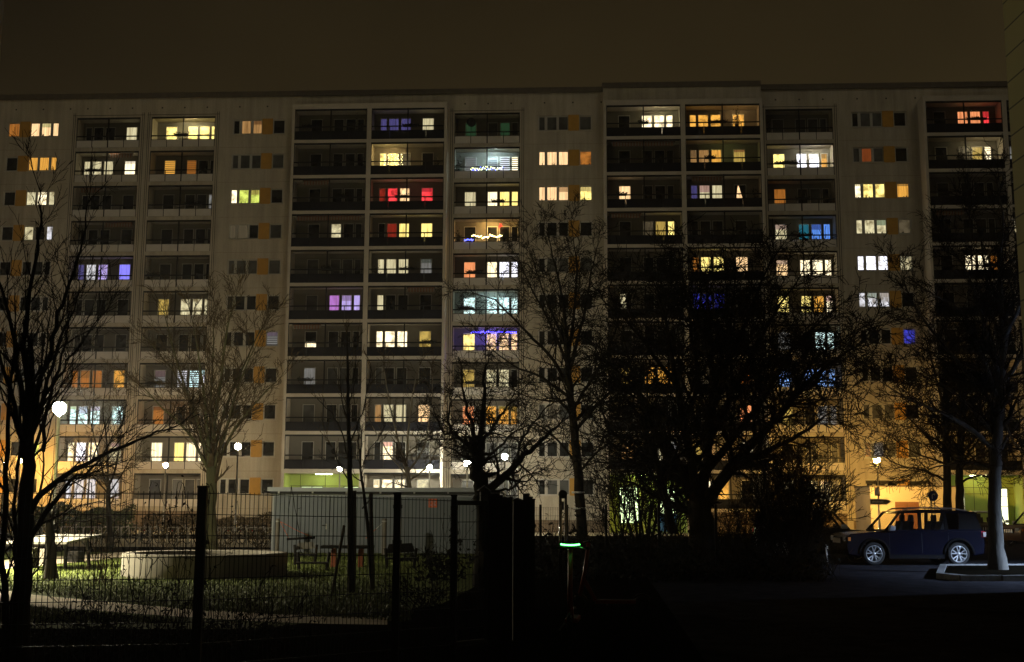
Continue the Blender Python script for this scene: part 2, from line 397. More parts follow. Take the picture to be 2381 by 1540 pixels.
def panes(mb, spec, slots, y, z0, z1, fw=.045, fr='frame'):
    """slots: (x0,x1); spec: one character per pane ('.' dark, '_' net curtain), pattern letter after ':'"""
    s_, _, pt = spec.partition(':'); pt = PAT[pt or 'c']
    for (a, b_), ch in zip(slots, s_):
        q = [(a, y + .03, z0), (b_, y + .03, z0), (b_, y + .03, z1), (a, y + .03, z1)]
        if ch == '.': mb.face(q, M['darkglass'])
        elif ch == '_': mb.face(q, M['netcurtain'])
        elif ch == '1': # curtain drawn over the upper part only
            zm = z0 + (z1 - z0) * .45
            mb.face([(a, y + .03, zm), (b_, y + .03, zm), (b_, y + .03, z1), (a, y + .03, z1)], M['darkglass'])
            mb.face([(a, y + .03, z0), (b_, y + .03, z0), (b_, y + .03, zm), (a, y + .03, zm)], M['room'], glow('W'))
        elif ch == '2': # two curtains parting to a point
            xm = a + (b_ - a) * .3
            mb.face([(a, y + .03, z0), (b_, y + .03, z0), (b_, y + .03, z1), (a, y + .03, z1)], M['darkglass'])
            mb.face([(a + .08, y + .026, z0), (b_ - .12, y + .026, z0), (xm + .06, y + .026, z1 - .02), (xm, y + .026, z1 - .02)], M['room'], glow('P'))
        elif ch == '3': # lower sash lit
            xm = (a + b_) / 2
            mb.face([(a, y + .03, z0), (xm, y + .03, z0), (xm, y + .03, z1), (a, y + .03, z1)], M['curtain'], glow('w'))
            mb.face([(xm, y + .03, z0), (b_, y + .03, z0), (b_, y + .03, z1), (xm, y + .03, z1)], M['darkglass'])
        else: mb.face(q, M[pt], glow(ch))
        if ch not in '._12':
            wv = WR.random()
            if wv < .22 and pt != 'b':                  # roller blind pulled part of the way down
                zb = z1 - (z1 - z0) * WR.uniform(.12, .4)
                mb.face([(a, y + .027, zb), (b_, y + .027, zb), (b_, y + .027, z1), (a, y + .027, z1)], M['curtain'], tuple(v * WR.uniform(.35, .6) for v in glow(ch if ch != '3' else 'w')))
            if WR.random() < .45:                        # things on the sill
                for _ in range(WR.randint(1, 3)):
                    cx_ = WR.uniform(a + .06, b_ - .06); hh_ = WR.uniform(.06, .26); ww_ = WR.uniform(.02, .05)
                    mb.box(cx_ - ww_, cx_ + ww_, y + .0, y + .02, z0, z0 + hh_ * .6, M['rail'])
                    for _k in range(5): mb.leaf(Vector((cx_ + WR.gauss(0, .05), y + .008, z0 + hh_ * WR.uniform(.5, 1.2))), .035, M['leaf_dark'], WR)
        f = M[fr]
        mb.box(a - fw, a, y - .02, y + .05, z0 - fw, z1 + fw, f); mb.box(b_, b_ + fw, y - .02, y + .05, z0 - fw, z1 + fw, f)
        mb.box(a, b_, y - .018, y + .05, z1, z1 + fw, f); mb.box(a, b_, y - .018, y + .05, z0 - fw, z0, f)

def floor_z(r): return H0 - 2.8 * r

# plain wall bays: (bay start, mirrored, {row: (three-light, small)})
WALLB = [
 (-6, True, {1: ('PPP:c', 'o'), 2: ('OOO', '.'), 3: ('wWw:r', '.'), 4: ('w.S:r', '.'), 10: ('..L:r', '.'), 11: ('...', '_')}),
 (12, False, {1: ('.pp', '.'), 2: ('___', '_'), 3: ('WLL:r', '.'), 4: ('xx.', '_'), 5: ('___', '_'), 7: ('...', 'D:b')}),
 (36, False, {1: ('___', '_'), 2: ('PPP', 'o:r'), 3: ('PPP', 'Y:r'), 5: ('.__', '_'), 9: ('_x_', '.'), 11: ('.__', '.')}),
 (60, False, {1: ('.__', '.'), 2: ('_q_', '.'), 3: ('WYY:r', 'O'), 4: ('www:r', 'x:r'), 5: ('BBB:r', 'w:r'), 6: ('SSS:r', '.'), 7: ('...', 'u:r'),
              9: ('___', '.'), 10: ('pD_:r', '_')}),  # row ten: orange lamp reflection put into dark panes as glow
]
TRI = [(1.06, 1.46), (1.68, 2.38), (2.58, 3.24)]; SM = [(4.22, 5.04)]; PAN = (3.30, 4.14)
def mir(sl, on): return sorted((6 - b_, 6 - a) for a, b_ in sl) if on else sl
def wall_mesh(mb, x0, x1, z0, z1, y, holes, mat, rev=.14):
    xs = sorted({x0, x1, *[h[0] for h in holes], *[h[1] for h in holes]}); zs = sorted({z0, z1, *[h[2] for h in holes], *[h[3] for h in holes]})
    for i in range(len(xs) - 1):
        for j in range(len(zs) - 1):
            cx, cz = (xs[i] + xs[i + 1]) / 2, (zs[j] + zs[j + 1]) / 2
            if any(h[0] < cx < h[1] and h[2] < cz < h[3] for h in holes): continue
            mb.face([(xs[i], y, zs[j]), (xs[i + 1], y, zs[j]), (xs[i + 1], y, zs[j + 1]), (xs[i], y, zs[j + 1])], mat)
    for a, b_, c, d in holes:
        mb.face([(a, y, c), (a, y + rev, c), (a, y + rev, d), (a, y, d)], mat); mb.face([(b_, y, c), (b_, y, d), (b_, y + rev, d), (b_, y + rev, c)], mat)
        mb.face([(a, y, d), (a, y + rev, d), (b_, y + rev, d), (b_, y, d)], mat); mb.face([(a, y, c), (b_, y, c), (b_, y + rev, c), (a, y + rev, c)], mat)
for u0, mr, states in WALLB:
    holes = []; mbw = MB()
    for r in range(1, 12):
        zf = floor_z(r)
        for sl, dflt, i in ((TRI, '...', 0), (SM, '.', 1)):
            spec = states.get(r, ('...', '.'))[i]
            if mr and ':' not in spec: spec = spec[::1]
            slots = [(u0 + a, u0 + b_) for a, b_ in mir(sl, mr)]
            a, b_ = slots[0][0] - .1, slots[-1][1] + .1
            holes.append((a, b_, zf + .93, zf + 2.15))
            wb = MB()
            wb.box(a, b_, .05, .062, zf + .94, zf + .98, M['frame']); wb.box(a, b_, .05, .062, zf + 2.10, zf + 2.15, M['frame'])
            prev = a
            for p0, p1 in slots:
                if p0 - prev > .06: wb.box(prev, p0 - .045, .058, .12, zf + .98, zf + 2.1, M['frame'])
                prev = p1 + .045
            if b_ - prev > .01: wb.box(prev, b_, .058, .12, zf + .98, zf + 2.1, M['frame'])
            wb.box(a - .04, b_ + .04, -.05, .08, zf + .88, zf + .93, M['slab'])
            wo = wb.make('window', BLD)
            pb = MB(); panes(pb, spec, slots, .085, zf + 1.03, zf + 2.05, .03)
            pb.make('pane', wo, glow=True)
        ap = MB(); pa, pz = (PAN if not mr else (6 - PAN[1], 6 - PAN[0]))
        ap.box(u0 + pa, u0 + pz, -.012, .1, zf + .92, zf + 2.2, M['ochre']); ap.make('accent_panel', BLD)
    ex0 = u0 - (8 if u0 < 0 else 0)
    wall_mesh(mbw, ex0, u0 + 6, .9, ZR, 0, holes, M['concrete'])
    mbw.box(ex0, u0 + 6, .06, .5, 0, .9, M['plinth'])
    for r in range(1, 12):                            # panel joints, 1.5 mm proud
        z = floor_z(r) - .12
        mbw.box(u0, u0 + 6, -.0015, .01, z - .008, z + .008, M['plinth'])
    for k in range(3):                                # roof vent holes
        mbw.box(u0 + 1.4 + 2.2 * k, u0 + 1.52 + 2.2 * k, -.004, .02, 32.9, 33.02, M['joint'])
    mbw.make('wall', BLD)

# loggia bays
LOG = {'A': (0, 0, True), 'B': (6, 0, False), 'C': (18, 1, False), 'D': (24, 1, True), 'E': (30, 0, False),
       'F': (42, 1, False), 'G': (48, 1, True), 'H': (54, 0, False), 'I': (66, 1, False), 'J': (72, 1, True)}
# row: (panes left to right); mirrored bays: triple then single
ST = {
 'A': {1: '...w', 2: 'wwwW', 3: '....', 4: '....', 5: 'vSVn', 8: 'oooO', 9: 'CCCC:r', 10: 'WBWw:r', 11: 'SSSS'},
 'B': {1: 'YYYY:r', 2: 'Oo..:b', 3: '.._D:r', 5: '_..._', 6: 'ywww:r', 8: 'DSCB:b', 9: 'o..x', 10: 'WYWW', 11: '_x_x'},  # bottom row: orange light from outside put into the panes as glow
 'C': {4: '.w..:r', 5: '____', 6: '_mVV', 7: '1...', 8: 'D__._', 9: '_._.', 10: '....'},
 'D': {1: 'vvvw', 2: 'YYx.:r', 3: 'rRPR:r', 4: '.rYY', 5: 'www D', 6: 'w...', 7: 'WWWy:r', 8: '_...', 9: 'pwwP', 10: '.W._', 11: 'WWWw:r'},
 'E': {1: 'g_g_', 2: 'DDSW:b', 3: 'wWYY', 4: '....', 5: 'KWBB', 6: 'CCCC:r', 7: 'YPPP:r', 8: 'yww.:r', 9: 'KOOO', 10: '.___', 11: '____'},
 'F': {1: '.WWW:r', 3: 'P...', 4: '.xyY', 6: '3...', 8: 'yOOO', 10: 'p.wD:r'},
 'G': {1: 'OOOO:r', 2: 'ppOy', 3: 'vww2', 5: 'oYYP', 6: 'uuu.:r', 8: '.x.o', 9: '...K', 10: 'yppW', 11: 'OWO.:r'},
 'H': {1: '____', 2: 'YBBO:r', 3: 'o._.', 4: 'wtUU', 5: 'PWWW', 6: 'YYOW', 7: 'D.CC:r', 8: 'jjjj:r', 9: 'y.DD:r', 10: '.x__', 11: 'wwwx'},
 'I': {1: '.KKR', 2: '.xyW', 5: '.WWo', 6: '._._'},
 'J': {1: '_...', 2: 'D...', 4: 'w...', 6: 'P...'},
}
LAMP = {('B', 1): ((1, .85, .45), 22), ('D', 2): ((1, .7, .28), 13), ('E', 2): ((.62, .9, 1), 36), ('E', 4): ((1, .60, .18), 40), ('E', 6): ((.55, .9, 1), 22),
        ('E', 7): ((.18, .13, 1), 22), ('F', 1): ((1, .88, .5), 8), ('G', 1): ((1, .62, .25), 5), ('H', 2): ((1, .95, .75), 20), ('I', 2): ((1, .85, .5), 6),
        ('A', 9): ((.8, .95, .85), 3), ('B', 9): ((1, .35, .08), 3.5), ('A', 10): ((1, .95, .9), 2), ('G', 2): ((.8, .9, .3), 1.6), ('D', 3): ((1, .3, .25), .8),
        ('H', 4): ((.7, .75, .6), .6), ('B', 10): ((1, .85, .5), 1.5), ('A', 2): ((1, .85, .6), .7), ('D', 7): ((1, .9, .6), 1)}
AWN = {('A', 2): (3.1, 5.0), ('A', 4): (3.0, 5.2), ('A', 3): (.9, 2.6), ('C', 4): (.5, 5.5), ('C', 7): (.5, 2.6), ('D', 6): (3.1, 5.2), ('F', 4): (.5, 2.8), ('F', 2): (.6, 5.4), ('G', 3): (.6, 3.0), ('C', 3): (.9, 2.9), ('I', 4): (.6, 2.8)}
T4 = [(1.20, 2.03), (3.0, 3.72), (3.95, 4.67), (4.88, 5.32)]
n_bal = 0
jrest = MB()
parap = {}; rails = {}
for bay, (u0, prot, mr) in LOG.items():
    yf = -1.38 if prot else 0.0; yb = .10 if prot else 1.42
    e0 = (.2 if bay in 'CFI' else .175) if prot else .45
    e1 = (.2 if bay in 'DGJ' else .175) if prot else .45
    xa, xb = u0 + e0, u0 + 6 - e1; xm = (xa + xb) / 2
    wm = M['slab'] if prot else M['concrete']
    sl_h = .25 if prot else .30
    top = floor_z(1) + 2.46
    # upright fins of the bay, one mesh each
    for a, b_ in ((u0, xa), (xb, u0 + 6)):
        fb = MB(); fb.box(a, b_, yf, yb + .15, .0, top if prot else ZR, wm)
        if not prot:
            for xx in (a + .16, a + .30): fb.box(xx - .022, xx + .022, yf - .002, yf + .01, 1, 32.6, M['joint'])
        fb.make('pillar', BLD)
    hb = MB()
    if prot:
        hb.box(u0, u0 + 6, yf, yb + .15, top, top + .42, wm); hb.box(u0, u0 + 6, yf + (.45 if bay in 'FG' else 1.37), yb + .15, top + .42, ZR, M['concrete'])
    else:
        hb.box(xa, xb, yf, yb + .15, top, ZR, wm)
        hb.box(u0 + .1, u0 + 5.9, yf - .002, yf + .01, top + .15, top + .195, M['joint'])
        for k in range(3): hb.box(u0 + 1.2 + 1.8 * k, u0 + 1.32 + 1.8 * k, yf - .004, yf + .02, 32.9, 33.02, M['joint'])
    hb.make('lintel', BLD)
    for r in range(1, 12):
        zf = floor_z(r)
        ent = (bay in 'CFI' and r == 11)
        if ent: continue
        stuff = bay == 'J' and r > 4
        bb = jrest if stuff else MB()
        tz = zf + 2.8 - sl_h if r > 1 else top
        bb.box(xa, xb, yf + (.004 if prot else 0), yb + .15, zf - sl_h, zf - .001, wm)                     # slab
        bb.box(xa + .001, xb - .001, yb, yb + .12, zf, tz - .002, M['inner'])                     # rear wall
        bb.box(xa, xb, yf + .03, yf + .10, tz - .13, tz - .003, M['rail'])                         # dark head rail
        if r == 11: bb.box(xa, xb, yf + .05, yb, .0, zf - sl_h, M['plinth'])
        pt_h = .66 if prot else .58; rail_h = 1.06 if prot else .96
        def parapet(pb):
            npan = 4
            wpan = (xb - xa) / npan
            for k in range(npan):
                pb.box(xa + k * wpan + .03, xa + (k + 1) * wpan - .03, yf + .02, yf + .05, zf + .02, zf + pt_h, M['navy'] if prot else M['panel'])
        def railing(rb):
            rb.box(xa, xb, yf + .0, yf + .06, zf + rail_h - .09, zf + rail_h, M['rail'])
            rb.box(xa, xb, yf + .015, yf + .055, zf + pt_h, zf + pt_h + .035, M['rail'])
            rb.box(xm - .045, xm + .045, yf - .012, yf + .07, zf, tz, M['rail'])
            for k in (1, 3): rb.box(xa + (xb - xa) / 4 * k - .022, xa + (xb - xa) / 4 * k + .022, yf + .005, yf + .06, zf, zf + rail_h, M['rail'])
            for x in (xa, xb - .05): rb.box(x, x + .05, yf + .01, yf + .07, zf, tz, M['rail'])
        spec = ST.get(bay, {}).get(r, '....').replace(' ', '')
        s_, _, pt = spec.partition(':')
        t4 = mir(T4, mr)
        if stuff:
            parapet(jrest); railing(jrest); continue
        bo = bb.make('balcony', BLD); n_bal += 1
        pb = MB(); parapet(pb); pb.make('parapet_panel', bo)
        rb = MB(); railing(rb); rb.make('railing', bo)
        cuts = ([0, 1, 2], [3]) if mr else ([0], [1, 2, 3])
        for ids in cuts:
            wb = MB()
            panes(wb, ''.join((s_ + '....')[i] for i in ids) + (':' + pt if pt else ''), [(u0 + t4[i][0], u0 + t4[i][1]) for i in ids], yb - .06, zf + .62, zf + 2.06, .05)
            wb.make('window', bo, glow=True)
        if (bay, r) in AWN:
            aw = MB(); x0_, x1_ = AWN[(bay, r)]
            n_ = int((x1_ - x0_) / .11)
            for k in range(n_):
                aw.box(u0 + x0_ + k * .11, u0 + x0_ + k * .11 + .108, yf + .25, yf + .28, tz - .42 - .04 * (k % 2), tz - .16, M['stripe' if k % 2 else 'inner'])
            aw.tube([(u0 + x0_, yf + .3, tz - .14), (u0 + x1_, yf + .3, tz - .14)], .05, 8, M['stripe']); aw.make('awning', bo)
        if (bay, r) in LAMP:
            c, p = LAMP[(bay, r)]
            lb = MB(); lx = (xm - 1.5 if (bay, r) in (('D', 2),) else xm + (1.3 if (bay, r) in (('F', 1), ('I', 2), ('G', 1), ('H', 2)) else .35))
            lb.box(lx - .45, lx + .45, yf + .13, yf + .21, tz - .06, tz - .006, emit('balcony_lamp_glow', c, p * 9))
            lb.make('ceiling_lamp', bo)
tag(jrest.make('balcony_tier', BLD), kind='stuff')
# entrances under bays C, F, I
def entrance(bay, kind):
    u0 = LOG[bay][0]; zt = floor_z(10) - .25
    xa, xb = u0 + .2, u0 + 5.82
    eb = MB()
    eb.box(xa, xb, .6, .75, 0, zt, M['green'])
    eb.box(xa, xb, -1.38, .6, zt - .06, zt - .002, M['slab'])
    for x in (xa, xb - .06): eb.box(x, x + .06, -1.3, .6, 0, zt - .06, M['green'])
    for z in (2.9, 3.35): eb.box(xa, xb, .58, .6, z, z + .03, M['joint'])
    for x in (u0 + 1.0, u0 + 2.9, u0 + 4.9): eb.box(x, x + .03, .585, .6, 0, zt - .1, M['joint'])
    eo = eb.make('entrance', BLD)
    gl = emit('stairwell_light', lin((226, 250, 190)) if bay != 'I' else lin((250, 252, 200)), 2.2)
    wb = MB()
    segs = {'C': [(1.1, 2.75), (4.35, 5.5)], 'F': [(1.0, 2.4), (3.9, 5.2)], 'I': [(1.0, 2.2), (4.2, 5.3)]}[bay]
    for (a, b_) in segs:
        ww = MB()
        lo = 2.0 if bay == 'C' else (1.4 if (a > 3 and bay == 'F') else .7)
        ww.face([(u0 + a, .55, lo), (u0 + b_, .55, lo), (u0 + b_, .55, 3.3), (u0 + a, .55, 3.3)], gl)
        for x in (a, (a + b_) / 2, b_): ww.box(u0 + x - .03, u0 + x + .03, .5, .58, lo, 3.3, M['rail' if bay != 'I' else 'frame'])
        for z in (lo, lo + (3.3 - lo) * .5, 2.75, 3.3): ww.box(u0 + a, u0 + b_, .515, .57, z - .02, z + .02, M['rail'])
        ww.make('window', eo)
        if bay == 'F' and a > 3:
            db = MB(); db.box(u0 + a, u0 + b_, .5, .56, .1, 1.37, M['bluepaint']); db.make('door', eo)
    lb = MB(); lb.box(u0 + 2.4, u0 + 3.6, -.5, -.3, zt - .13, zt - .07, emit('entrance_lamp_glow', (.92, 1, .55), 16 if bay != 'F' else 32))
    lb.make('ceiling_lamp', eo)
for b_ in 'CFI': entrance(b_, 0)
# roof edge, rear body
rb = MB()
rb.box(-14, 41.9, -.14, 12, ZR, ZR + .42, M['cornice']); rb.box(54.0, 84, -.14, 12, ZR, ZR + .42, M['cornice'])
rb.box(41.9, 54.0, -1.0, 12, ZR, ZR + .42, M['cornice'])
rb.make('roof', BLD)
cb = MB(); cb.box(-14, 84, 1.62, 12, 0, ZR, M['concrete']); cb.box(78, 84, 0, 1.6, 0, ZR, M['concrete'])
cb.make('core_wall', BLD)
# low annex at the foot
ANX = empty('annex', bpt(0, 0, 0), YAW, 'low flat-roofed annex with a brown door, glowing orange under the street lamp', 'annex')
ab = MB(); ab.box(60.15, 66.0, -4.6, -.02, 0, 3.32, M['annex']); ab.box(60.10, 66.05, -4.66, -.01, 3.32, 3.40, M['cornice'])
ab.make('wall', ANX)
db = MB(); db.box(61.9, 63.35, -4.64, -4.59, 0, 2.2, M['annexdoor']); db.box(61.82, 61.9, -4.65, -4.58, 0, 2.28, M['annexdoor']); db.box(63.35, 63.43, -4.65, -4.58, 0, 2.28, M['annexdoor'])
db.box(61.9, 63.35, -4.65, -4.58, 2.2, 2.28, M['annexdoor']); db.box(62.62, 62.64, -4.646, -4.6, 0, 2.2, M['joint']); db.box(62.7, 62.74, -4.69, -4.63, 1.0, 1.15, M['steel'])
db.make('door', ANX)
vb = MB()
for k, x in enumerate((61.0, 62.0, 63.1, 65.0)): vb.box(60.0 + (x - 60) * .97, 60.0 + (x - 60) * .97 + .75, -.03, .02, 3.62, 3.86, M['joint'])
vb.make('vent_slot', BLD)

# ---- things on the balconies
def bpl(bay, r, dx, dy, dz): return bpt(LOG[bay][0] + dx, (1.38 if LOG[bay][1] else 0) - dy, floor_z(r) + dz)
def bulbs(name, label, pts, cols, size=.03):
    o = empty(name, pts[0], 0, label, 'string lights'); p0 = Vector(pts[0])
    wb = MB()
    for a, b_ in zip(pts, pts[1:]): wb.bar(Vector(a) - p0, Vector(b_) - p0, .008, .008, M['rail'])
    wb.make('cable', o)
    bb = MB()
    for i, p in enumerate(pts):
        q = Vector(p) - p0; mt = cols[i % len(cols)]; s_ = size * R.uniform(.8, 1.3)
        V = [q + Vector(d) * s_ for d in ((1, 0, 0), (0, 1, 0), (-1, 0, 0), (0, -1, 0), (0, 0, 1.3), (0, 0, -1.3))]
        bb.idx(V, [(0, 1, 4), (1, 2, 4), (2, 3, 4), (3, 0, 4), (1, 0, 5), (2, 1, 5), (3, 2, 5), (0, 3, 5)], mt)
    bb.make('bulb', o)
gw = emit('warm_bulb', (1, .82, .36), 6); gy = emit('yellow_bulb', (.95, 1, .45), 5); gb = emit('blue_bulb', (.10, .12, 1), 6); gc = emit('white_bulb', (.75, .9, 1), 5)
pts = []
for i in range(44): pts.append(bpl('E', 2, 1.75 + i * .058, -.03, .62 + R.uniform(.02, .3)))
bulbs('string_lights', 'white, yellow and blue string lights wound along a cyan-lit balcony railing', pts, [gy, gc, gy, gb, gy], .034)
pts = [bpl('E', 4, 1.9 + i * .045, -.03, .97 + .12 * abs(math.sin(i * .1 - 1.1)) + R.uniform(-.05, .06) - (.16 if 16 < i < 30 else 0)) for i in range(52)]
bulbs('string_lights', 'warm white string lights along the rail of the orange-lit balcony', pts, [gw], .04)
pts = [bpl('E', 4, 1.35 + i * .07, -.03, .68 + R.uniform(0, .1)) for i in range(10)]
bulbs('string_lights', 'short row of blue lights low on the orange-lit balcony', pts, [gb], .04)
pts = [bpl('E', 7, 1.9 + i * .13, .25, 2.02 + R.uniform(-.05, .03)) for i in range(27)]
bulbs('string_lights', 'deep blue string lights hung below a balcony ceiling', pts, [emit('deep_blue_bulb', (.08, .06, 1), 14)], .045)
pts = []
for i in range(6):
    for j in range(7): pts.append(bpl('D', 2, 1.05 + i * .27 + R.uniform(-.05, .05), 1.28, 1.0 + j * .15 + R.uniform(-.03, .03)))
bulbs('string_lights', 'warm curtain of fairy lights in the window of a yellow-lit balcony', pts, [gw], .03)
# red star lantern
sp = bpl('E', 4, 4.0, .7, 1.95); sb = MB()
smat = emit('red_star_paper', (.75, .03, .04), .8)
for k in range(14):
    q = Quaternion((R.gauss(0, 1), R.gauss(0, 1), R.gauss(0, 1), R.gauss(0, 1))); q.normalize()
    sb.lathe([(.07, 0), (.04, .12), (0, .3)], smat, 5, q.to_matrix().to_4x4())
sb.tube([(0, 0, 0), (0, 0, .5)], .006, 4, M['rail'])
tag(sb.make('star_lantern', loc=sp), 'red many-pointed star lantern hanging in the orange-lit balcony', 'lantern')
# dish on the top balcony
dp = bpl('E', 1, 1.75, -.12, 1.62); ob = empty('satellite_dish', dp, YAW, 'dark satellite dish on the rail of the top dim green balcony', 'satellite dish')
d1 = MB(); RX = Matrix.Rotation(PI / 2, 4, 'X') @ Matrix.Rotation(.25, 4, 'Y')
d1.lathe([(0, .0), (.2, .02), (.36, .09), (.36, .10), (.2, .035), (0, .015)], M['rail'], 18, RX); d1.make('dish', ob)
d1 = MB(); d1.tube([(0, .05, 0), (0, .02, -.7)], .02, 6, M['rail']); d1.bar((0, 0, -.1), (0, -.4, .05), .02, .02, M['rail']); d1.make('mount', ob)
# plants and flower boxes
def plant(label, p, wd, h, n, box=False, seed=1):
    rr = random.Random(seed)
    o = empty('potted_plant' if not box else 'flower_box', p, YAW, label, 'plant')
    pb = MB()
    if box: pb.box(-wd / 2, wd / 2, -.09, .09, -.16, .0, M['rail'])
    else: pb.lathe([(0, -.02), (.12, 0), (.16, .28), (.13, .28), (.11, .05), (0, .05)], M['rail'], 10)
    pb.make('pot', o)
    lb = MB()
    for i in range(n):
        a = rr.gauss(0, .33) * wd if box else rr.gauss(0, .4) * wd * .5
        b_ = abs(rr.gauss(0, .5)) * h
        lb.leaf(Vector((max(-wd * .55, min(wd * .55, a)), rr.gauss(0, .06), (.0 if box else .25) + b_)), .07, M['leaf_dark'], rr)
    for i in range(6): lb.tube([(0, 0, 0), (rr.gauss(0, .2) * wd, rr.gauss(0, .05), h * .7)], .008, 3, M['twig'])
    lb.make('foliage', o)
plant('flower box with ragged dead plants on the rail of the yellow-lit top balcony', bpl('B', 1, 2.9, -.08, 1.0), 1.1, .22, 60, True, 1)
plant('long flower box on the rail of the white-lit right-hand balcony', bpl('H', 2, 1.9, -.08, 1.0), 1.8, .14, 120, True, 2)
plant('dark shrub in a pot behind the rail of a cyan-lit balcony', bpl('E', 2, .75, .2, .3), .7, .9, 260, False, 3)
plant('dark bushy plant in the orange-lit balcony with a star', bpl('E', 4, .8, .3, .35), .6, .9, 220, False, 4)
plant('dark plant in front of the orange window of the top right balcony', bpl('G', 1, 4.1, .3, .6), .6, 1.1, 200, False, 5)
plant('tall black plant before the far window of the white-lit lower left balcony', bpl('A', 9, 5.1, .2, .25), .8, 1.4, 420, False, 6)
plant('flower box on the rail of the cyan and white balcony', bpl('E', 6, 1.5, -.08, 1.08), 1.2, .14, 90, True, 7)
plant('flower box on the rail under pale yellow windows in the middle column', bpl('E', 3, 3.9, -.08, 1.0), 1.0, .1, 80, True, 8)
plant('row of dead flowers on the rail of the second balcony from the top left', bpl('A', 2, 2.0, -.08, 1.0), 1.2, .1, 80, True, 9)
plant('shrubby plants on the balcony right of the top right orange window', bpl('I', 2, 2.7, .2, .5), .9, .8, 240, False, 10)
plant('flower box on the rail under white and peach windows', bpl('E', 5, 2.1, -.08, 1.05), 1.2, .13, 90, True, 11)

ORD = ['', 'top', 'tenth', 'ninth', 'eighth', 'seventh', 'sixth', 'fifth', 'fourth', 'third', 'second', 'ground']
CN = {'A': 'first balcony column', 'B': 'second balcony column', 'C': 'third balcony column', 'D': 'fourth balcony column', 'E': 'fifth balcony column', 'F': 'sixth balcony column', 'G': 'seventh balcony column', 'H': 'eighth balcony column', 'I': 'ninth balcony column'}
br = random.Random(12)
for k, (b_, r) in enumerate([('A', 4), ('A', 7), ('B', 3), ('B', 5), ('B', 8), ('C', 1), ('C', 3), ('C', 5), ('C', 8), ('C', 10), ('D', 1), ('D', 3), ('D', 5), ('D', 7), ('D', 10), ('E', 8), ('F', 1), ('F', 3), ('G', 1), ('G', 2), ('G', 5), ('H', 3), ('H', 4), ('H', 6), ('I', 1), ('I', 5)]):
    plant('dark flower box on the %s-floor balcony rail, %s from the left' % (ORD[r], CN[b_]), bpl(b_, r, br.uniform(1.2, 4.8), -.08, 1.08 if LOG[b_][1] else .98), br.uniform(.7, 1.5), br.uniform(.08, .2), br.randint(50, 100), True, 50 + k)
for k, (b_, r) in enumerate([('A', 5), ('A', 8), ('B', 5), ('C', 1), ('C', 2), ('C', 5), ('D', 5), ('D', 2), ('F', 2), ('F', 5), ('G', 3), ('G', 4), ('H', 1), ('I', 3)]):
    plant('bushy pot plant behind the %s-floor balcony rail, %s from the left' % (ORD[r], CN[b_]), bpl(b_, r, br.choice((.7, 1.0, 5.0, 5.3)), br.uniform(.2, .5), .05), br.uniform(.5, .8), br.uniform(.8, 1.3), br.randint(120, 220), False, 90 + k)

# ------------------------------------------------------------------ neighbouring buildings at the picture edges, and an added unseen rear block
nb = MB(); nb.box(-40, -11.15, -9.9, 25, 0, 26, M['concrete']); nb.box(-40.2, -11.05, -9.9, 25.1, 26, 26.4, M['cornice'])
for k in range(5): nb.box(-11.152, -11.14, -9.9, 25, 2.8 + k * 5.6, 2.83 + k * 5.6, M['joint'])
tag(nb.make('neighbouring_house'), 'pale rendered wall of a near house, a sliver at the upper left edge', 'building')
nb = MB(); nb.box(10.72, 15, -9.9, 25, 0, 44, M['tile']); nb.box(10.6, 15.1, -9.9, 25.1, 44, 44.4, M['cornice'])
nb.box(-40.0, 60, -24, -10, 0, 44, M['tile']); nb.box(-40.0, 60.1, -24.1, -9.91, 44.003, 44.403, M['cornice'])  # unseen rear block, added to keep the city glow off the foreground
tag(nb.make('neighbouring_house'), 'tiled corner of a near house rising along the right edge, plus an added unseen rear block', 'building')

